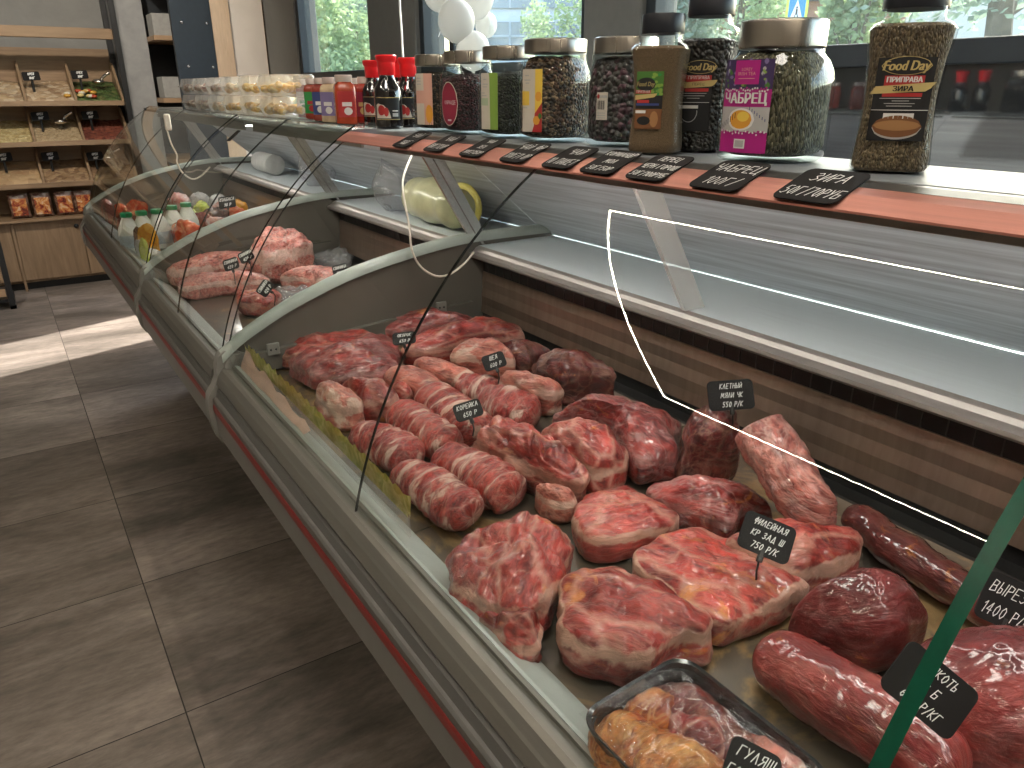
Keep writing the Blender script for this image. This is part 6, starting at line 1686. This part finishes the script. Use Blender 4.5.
pack('dark salami pack at the front corner of the farthest case', [(90, 160), (150, 155), (180, 190), (180, 240), (140, 240), (100, 200)], .08, 'saus', 64)
pack('second dark salami pack beside the first milk bottle', [(180, 250), (230, 245), (250, 290), (240, 325), (205, 310), (180, 280)], .08, 'saus', 65)
pack('dark round sausage pack before the first milk bottle', [(290, 382), (320, 337), (360, 337), (370, 382), (350, 432), (310, 422)], .09, 'dark', 66)
pack('white label pack at the front of the farthest case', [(330, 397), (370, 382), (420, 412), (410, 447), (350, 447), (325, 422)], .06, 'white', 67)
pack('small lime green pack in the front corner by the middle partition', [(335, 425), (365, 400), (400, 415), (400, 450), (360, 470), (335, 455)], .07, 'green', 68)
pack('red pack behind the first two milk bottles', [(285, 140), (330, 120), (400, 130), (430, 150), (400, 175), (330, 165)], .06, 'red', 69)
pack('pink and white bag behind the middle milk bottles', [(500, 75), (540, 40), (600, 45), (640, 80), (620, 110), (550, 115)], .07, 'pinkw', 70)
pack('white and blue bag at the back of the farthest case', [(660, 85), (700, 55), (760, 60), (800, 85), (770, 105), (700, 110)], .06, 'white', 71)
pack('lime green pack beside the last milk bottle', [(730, 150), (770, 120), (820, 140), (830, 170), (790, 190), (740, 175)], .055, 'green', 72)
pack('dark sausage pack lying along the partition of the farthest case', [(780, 215), (840, 180), (920, 160), (960, 180), (920, 210), (840, 235)], .05, 'dark', 73)
pack('red pack at the rear by the partition of the farthest case', [(940, 190), (980, 165), (1040, 160), (1060, 190), (1010, 212), (960, 212)], .05, 'red', 74)
pack('pink and white pack leaning on the partition of the farthest case', [(815, 250), (870, 230), (930, 222), (940, 236), (880, 258), (830, 270)], .04, 'pinkw', 75)
pack('clear white bag among the goods at the rear of the farthest case', [(830, 110), (880, 80), (930, 90), (930, 130), (880, 150), (835, 140)], .06, 'white', 76)

pack('pink salami pack at the far front corner of the farthest case', [(95, 150), (150, 140), (210, 160), (200, 185), (140, 190), (100, 180)], .08, 'saus', 77)
pack('second red pack behind the first milk bottle', [(225, 150), (280, 140), (300, 170), (270, 200), (230, 190)], .06, 'red', 78)
pack('brown sausage pack between the dark round pack and the orange pack', [(355, 352), (385, 337), (400, 372), (380, 397), (355, 387)], .05, 'dark', 79)
pack('white and green pack between milk bottles and the lime pack', [(690, 190), (730, 178), (750, 215), (720, 240), (690, 225)], .055, 'green', 80)
pack('dark striped sausage pack crossing behind the red pack', [(700, 235), (790, 205), (850, 200), (840, 225), (770, 245), (710, 255)], .05, 'saus', 81)
pack('pale sausage pack lying before the rear bags', [(850, 165), (900, 140), (960, 140), (970, 165), (900, 180)], .05, 'pinkw', 82)
pack('orange-brown pack by the rear wall of the farthest case', [(960, 150), (1010, 130), (1070, 140), (1060, 165), (1000, 170)], .06, 'orange', 83)
pack('flat white pack under the orange pack at the front', [(420, 437), (480, 427), (560, 432), (560, 462), (480, 477), (420, 467)], .03, 'white', 84)
pack('blue and white pack low between the last milk bottles', [(560, 250), (600, 240), (640, 250), (630, 270), (580, 275)], .04, 'white', 85)
x, y = lay(10, 30); meat_tag('black tag among the bags at the rear of the farthest case', 227, 202, .97, ['КОЛБАСА', '90 Р'], .06, .045, x, y, 'black tags in the farthest case', spike=.05, pen=.001)
# crumpled bags on the work shelf seen through the farthest case
M_ROLLW = plain('white_paper_roll', (.6, .6, .58), .7)
def bagheap(label, c, s, seed):
    b = B(); bmesh.ops.create_icosphere(b, subdivisions=4, radius=1.0)
    for v in b.verts:
        d = v.co.copy(); k = 1+.35*noise.noise(d*1.8+Vector((seed, 0, 0)))+.22*abs(noise.noise(d*5+Vector((0, seed, 0))))
        v.co = Vector((c[0]+d.x*s[0]*k, c[1]+d.y*s[1]*k, max(c[2], c[2]+s[2]*.9+d.z*s[2]*k)))
    return tag(obj('clear_bag', b, M_BAG, loc=c, angle=180), label, 'bag', 'crumpled bags on the work shelf')
bagheap('crumpled clear bag standing on the work shelf beside the yellow jug', (.90, 1.93, 1.034), (.05, .07, .07), 2)
bagheap('crumpled clear bag on the work shelf of the farthest case', (.92, 2.62, 1.034), (.05, .09, .06), 5)
b = B(); tube(b, [(.90, 3.02, 1.073), (.90, 3.025, 1.073), (.90, 3.22, 1.073), (.90, 3.225, 1.073)], [.030, .038, .038, .030], 28)
tag(obj('paper_roll', b, M_ROLLW, loc=(.90, 3.1, 1.034), angle=40), 'white paper roll lying on the work shelf of the farthest case', 'paper roll')

# ------------------------------------------------------------------ nut rack on the far wall
M_RACKW = wood('rack_oak', (.20, .125, .07), (.33, .22, .13), axis=0, scale=10)
M_RACKV = wood('rack_oak_vertical', (.20, .13, .075), (.34, .23, .14), axis=2, scale=8)
M_BLKM = plain('black_metal', (.012, .013, .015), .45)
YR = 6.30
XL, XR = -.95, .845
t = thing('nut_rack', 'oak bin rack of nuts and dried fruit with black uprights on the far wall', 'display rack', (-.05, 6.45, 0))
for x0 in (XR, XL-.035):
    b = B(); box(b, x0, x0+.035, 6.22, 6.26, 0, 2.6, .002); box(b, x0, x0+.035, 6.60, 6.64, 0, 2.6, .002); obj('upright', b, M_BLKM, t, smooth=False)
b = B(); box(b, XL, XR, 6.26, 6.32, 1.668, 1.735, .003); obj('header_board', b, M_RACKW, t, smooth=False)
b = B(); box(b, XL, XR, 6.64, 6.66, .5, 1.62); obj('rack_back', b, M_RACKW, t, smooth=False)
ROWS = [(1.262, 1.535), (1.002, 1.235), (.727, .985)]
XB = [-.95, -.65, -.35, -.05, .25, .55, .845]
bins = {}
for r, (zf, zb) in enumerate(ROWS):
    # sloping bin row: floor from front lip (low) to back (high)
    b = B(); prism(b, [(6.29, zf-.02), (6.29, zf+.012), (6.305, zf+.012), (6.305, zf-.005), (6.63, zf+.06), (6.63, zf+.045)], XL, XR, axis='x')
    row = obj('bin_row', b, M_RACKW, t, smooth=False)
    b = B(); box(b, XL, XR, 6.622, 6.638, zf+.05, zb); obj('bin_back', b, M_RACKW, row, smooth=False)
    for x in XB:
        b = B(); prism(b, [(6.30, zf+.012), (6.30, zf-.0), (6.63, zf+.055), (6.63, zb), (6.56, zb-.02)], x-.008, x+.008, axis='x'); obj('bin_divider', b, M_RACKV, row, smooth=False)
NM = [[('muesli mix', [(.52, .40, .26), (.40, .28, .16), (.62, .52, .38), (.30, .20, .12)], 30), ('cracked nuts', [(.40, .28, .17), (.52, .38, .24), (.30, .19, .11), (.60, .48, .34)], 30), ('green dried leaves', [(.05, .09, .025), (.10, .15, .04), (.035, .06, .02), (.16, .17, .06)], 40)],
      [('yellow lentil mix', [(.50, .39, .18), (.40, .30, .13), (.58, .48, .26)], 50), ('pale seeds', [(.42, .31, .18), (.50, .38, .23), (.36, .26, .14)], 60), ('red dried berries', [(.17, .045, .03), (.24, .07, .04), (.11, .03, .02)], 45)],
      [('walnuts', [(.42, .28, .15), (.52, .36, .20), (.34, .21, .11)], 20), ('almonds', [(.30, .19, .10), (.40, .27, .15), (.22, .13, .07)], 34), ('dark nuts', [(.2, .12, .07), (.3, .19, .1), (.14, .08, .05)], 34)]]
ROWN = ['top', 'middle', 'bottom']
for r, (zf, zb) in enumerate(ROWS):
    for ci, x0 in enumerate([-.05, .25, .55]):
        nm, cols, sc = NM[r][ci]
        m = grains('heap_'+nm.replace(' ', '_'), cols, sc, .6, 1.0, (1, 1, 1), .012)
        x1 = x0+.30 if ci < 2 else XR
        b = B(); nx, ny = 26, 26; g = []
        for i in range(nx+1):
            rowv = []
            for j in range(ny+1):
                x = x0+.010+(x1-x0-.020)*i/nx; v = j/ny; y = 6.307+.30*v
                z = zf+.012+.125*v**.8+.010*noise.noise(Vector((x*9, y*9, r)))+.006*noise.noise(Vector((x*sc, y*sc, r*3)))
                rowv.append(b.verts.new((x, y, z)))
            g.append(rowv)
        for i in range(nx):
            for j in range(ny): b.faces.new((g[i][j], g[i+1][j], g[i+1][j+1], g[i][j+1]))
        geo = bmesh.ops.extrude_face_region(b, geom=b.faces[:])
        for v in [q for q in geo['geom'] if isinstance(q, bmesh.types.BMVert)]: v.co.z = zf+.003+.17*(v.co.y-6.305)
        o = obj('nut_heap', b, m, loc=((x0+x1)/2, 6.45, zf), angle=180)
        tag(o, 'heap of %s in the %s bin row of the rack' % (nm, ROWN[r]), 'nuts', None, 'stuff')
# coloured dried fruit in front of the green leaves
rr = random.Random(5)
FRC = [plain('dried_fruit_%d' % i, c, .5) for i, c in enumerate([(.55, .30, .05), (.42, .07, .03), (.62, .48, .2), (.66, .62, .5)])]
for i in range(12):
    x, y = rr.uniform(.50, .68), rr.uniform(6.31, 6.40)
    if .535 < x < .565: x = .58
    z = 1.262+.03+.125*max(0, (y-6.307)/.30)**.8
    b = B(); bmesh.ops.create_icosphere(b, subdivisions=2, radius=1, matrix=Matrix.Translation((x, y, z)) @ Matrix.Diagonal((.024, .020, .013, 1)))
    tag(obj('dried_fruit', b, FRC[i % 4], loc=(x, y, z)), 'piece of coloured dried fruit lying at the front of the green leaves bin', 'dried fruit', 'dried fruit in the top bin row')
# rack tags and scoops
for px, py, yy, lab in [(31, 76, 6.42, 'black price tag on the left divider of the top bin row'), (79.5, 74.5, 6.42, 'black price tag on the right divider of the top bin row'), (40, 116, 6.42, 'black price tag on the left divider of the middle bin row'), (90, 115, 6.42, 'black price tag on the right divider of the middle bin row'), (3, 157, 6.42, 'black price tag at the left edge of the bottom bin row'), (50, 156, 6.42, 'black price tag in the middle of the bottom bin row'), (95, 156, 6.42, 'black price tag at the right of the bottom bin row, behind the case glass')]:
    p = at_y(px, py, yy); M = frame_from(p, (1, 0, .05), (0, .45, .9))
    tt = thing('price_tag', lab, 'price tag', p, 'black tags on the nut rack')
    b = B(); plate(b, M, .105, .062, .003, .01); obj('plate', b, M_TAG, tt, smooth=False)
    b = B(); write_on(b, ['ОРЕХ', '100Г'], M, .105, .062, .0022, lift=.001); obj('writing', b, M_CHALK, tt, smooth=False)
    b = B(); tube(b, [p+Vector((0, .004, -.02)), p+Vector((0, .006, -.105))], .008, 6); obj('holder', b, M_BLACK, tt)
for px, py, lab in [(101, 79.5, 'steel scoop stuck in the green leaves bin'), (63, 119, 'steel scoop stuck in the pale seeds bin'), (111, 155, 'steel scoop in the bottom bin behind the case glass')]:
    p = at_y(px, py, 6.42)
    tt = thing('scoop', lab, 'scoop', p, 'steel scoops in the nut bins')
    b = B(); bmesh.ops.create_uvsphere(b, u_segments=20, v_segments=12, radius=.042, matrix=Matrix.Translation(p+Vector((-.02, 0, -.015))) @ Matrix.Diagonal((1, 1.2, .5, 1))); obj('bowl', b, M_STEEL, tt)
    b = B(); tube(b, catmull([p+Vector((0, 0, 0)), p+Vector((.03, -.02, .03)), p+Vector((.06, -.03, .045))], 10), .010, 10); obj('handle', b, M_STEEL, tt)
# snack bags on the low shelf
M_SNK = pack_mat('snack_bag_print', [(.08, .02, .015), (.34, .06, .03), (.62, .28, .08), (.68, .55, .4)], 26)
M_SNR = pack_mat('snack_bag_dark', [(.05, .02, .015), (.12, .05, .03), (.3, .2, .15)], 30)
b = B(); box(b, XL, XR, 6.24, 6.64, .487, .502, .002); ct = None
for i, px in enumerate([19, 42, 65, 84]):
    p = at_y(px, 204, 6.36)
    tt = thing('snack_bag', 'upright snack bag with orange picture on the low shelf, %s' % ['at the left end', 'second from the left', 'third from the left', 'partly behind the case glass'][i], 'snack bag', (p.x, 6.36, .503), 'snack bags under the nut bins')
    bb = B(); w_, h_ = .125, .165
    g = []
    for k in range(15):
        u = k/14; z = .5035+h_*u; d = .030*math.sin(math.pi*min(1, u*.94+.03))**.6*(1-u*.5)+.002
        ring = []
        for q in range(24):
            a = 2*math.pi*q/24; ring.append(bb.verts.new((p.x+w_/2*math.copysign(abs(math.cos(a))**.5, math.cos(a))*(1-.05*math.sin(3*u)), 6.36+d*math.sin(a)+.004*math.sin(9*u+q), z)))
        g.append(ring)
    for a_, c_ in zip(g[:-1], g[1:]):
        for q in range(24): bb.faces.new((a_[q], a_[(q+1) % 24], c_[(q+1) % 24], c_[q]))
    bb.faces.new(g[0][::-1]); bb.faces.new(g[-1])
    obj('bag_body', bb, M_SNR, tt, angle=70)
    bb = B(); box(bb, p.x-.045, p.x+.045, 6.3225, 6.326, .525, .64, .001); obj('label', bb, M_SNK, tt, smooth=False)
# base cabinet
t = thing('base_cabinet', 'oak base cabinet with dark knob under the nut rack', 'cabinet', (.0, 6.45, 0))
obj('top_board', b, M_RACKW, t, smooth=False)
b = B(); box(b, -.95, .84, 6.32, 6.64, .055, .486); obj('carcass', b, M_RACKV, t, smooth=False)
b = B(); box(b, -.95, .84, 6.36, 6.64, 0, .055); obj('plinth', b, M_BLKM, t, smooth=False)
for k, (x0, x1) in enumerate(((-.93, -.475), (-.47, -.012), (.012, .418), (.424, .83))):
    b = B(); box(b, x0, x1, 6.297, 6.3195, .075, .478, .002); d = obj('door', b, M_RACKV, t, smooth=False)
    kx = x1-.045 if k % 2 == 0 else x0+.045
    if k == 2: kx = .39
    b = B(); bmesh.ops.create_uvsphere(b, u_segments=14, v_segments=8, radius=.016, matrix=Matrix.Translation((kx, 6.287, .43))); obj('knob', b, M_BLKM, d)
b = B(); box(b, -.008, .008, 6.285, 6.32, .0, .486); obj('side_board', b, M_RACKV, t, smooth=False)
# black slatted crate rack at the left edge
p0 = at_z(17, 308, 0)
t = thing('crate_rack', 'black upright crate rack with oak slats at the left edge of the picture', 'rack', (p0.x-.2, p0.y, 0))
for dx in (0, -.5):
    b = B(); box(b, p0.x-.035+dx, p0.x+dx, p0.y-.02, p0.y+.015, 0, .50, .002); obj('upright', b, M_BLKM, t, smooth=False)
    b = B(); box(b, p0.x-.035+dx, p0.x+dx, p0.y-.02, p0.y+.45, 0, .025, .002); obj('foot', b, M_BLKM, t, smooth=False)
for z in (.09, .20, .31):
    b = B(); box(b, p0.x-.50, p0.x-.04, p0.y-.035, p0.y-.018, z, z+.05, .002); obj('slat', b, M_OAK, t, smooth=False)
b = B(); box(b, p0.x-.5, p0.x-.036, p0.y-.016, p0.y+.4, .05, .07); obj('base_panel', b, M_BLKM, t, smooth=False)


def rack_spot(label, x, y, tx, ty, tz, power):  # unseen fixture and spot, added to brighten the far rack
    t = thing('added_rack_spot', label, 'added spotlight', (x, y, 2.95), 'unseen spots added to brighten the rack')
    aim = Vector((tx-x, ty-y, tz-2.80)).normalized()
    b = B(); tube(b, [(x, y, 2.949), (x, y, 2.80)], .012, 10); obj('stem', b, M_BLKM, t)
    b = B(); p = Vector((x, y, 2.80)); tube(b, [p-aim*.07, p-aim*.068, p+aim*.07], [.03, .045, .045], 24); obj('lamp_head', b, M_BLKM, t, angle=40)
    l = bpy.data.lights.new('spot_bulb', 'SPOT'); l.energy = power; l.color = (1.0, .9, .76); l.spot_size = R(75); l.spot_blend = .6; l.shadow_soft_size = .04
    o = bpy.data.objects.new('spot_bulb', l); COL.objects.link(o); o.parent = t
    o.location = p+aim*.08-t.location; o.rotation_euler = aim.to_track_quat('-Z', 'Y').to_euler()
rack_spot('unseen spot added to brighten the left of the nut rack', -.5, 4.3, .1, 6.5, 1.0, 60)
rack_spot('unseen spot added to brighten the right of the nut rack and beige wall', .5, 4.2, .9, 6.2, 1.2, 60)
# clear card pocket on the rear wall of the middle case
cpts = [at_x(px, py, .833) for px, py in [(317, 231), (341, 231), (337, 219), (315, 219)]]
cy_, cz_ = sum(p.y for p in cpts)/4, sum(p.z for p in cpts)/4
cz_ = min(max(cz_, .905), .955)
t = thing('card_pocket', 'grey paper card in a clear pocket on the rear wall of the middle case', 'card', (.832, cy_, cz_))
b = B(); box(b, .8300, .8318, cy_-.055, cy_+.055, cz_-.03, cz_+.03, .0006); obj('card', b, plain('grey_card', (.30, .30, .29), .6), t, smooth=False)
b = B(); box(b, .8285, .8296, cy_-.06, cy_+.06, cz_-.034, cz_+.034, .0004); obj('pocket', b, M_CLEARD, t, smooth=False)
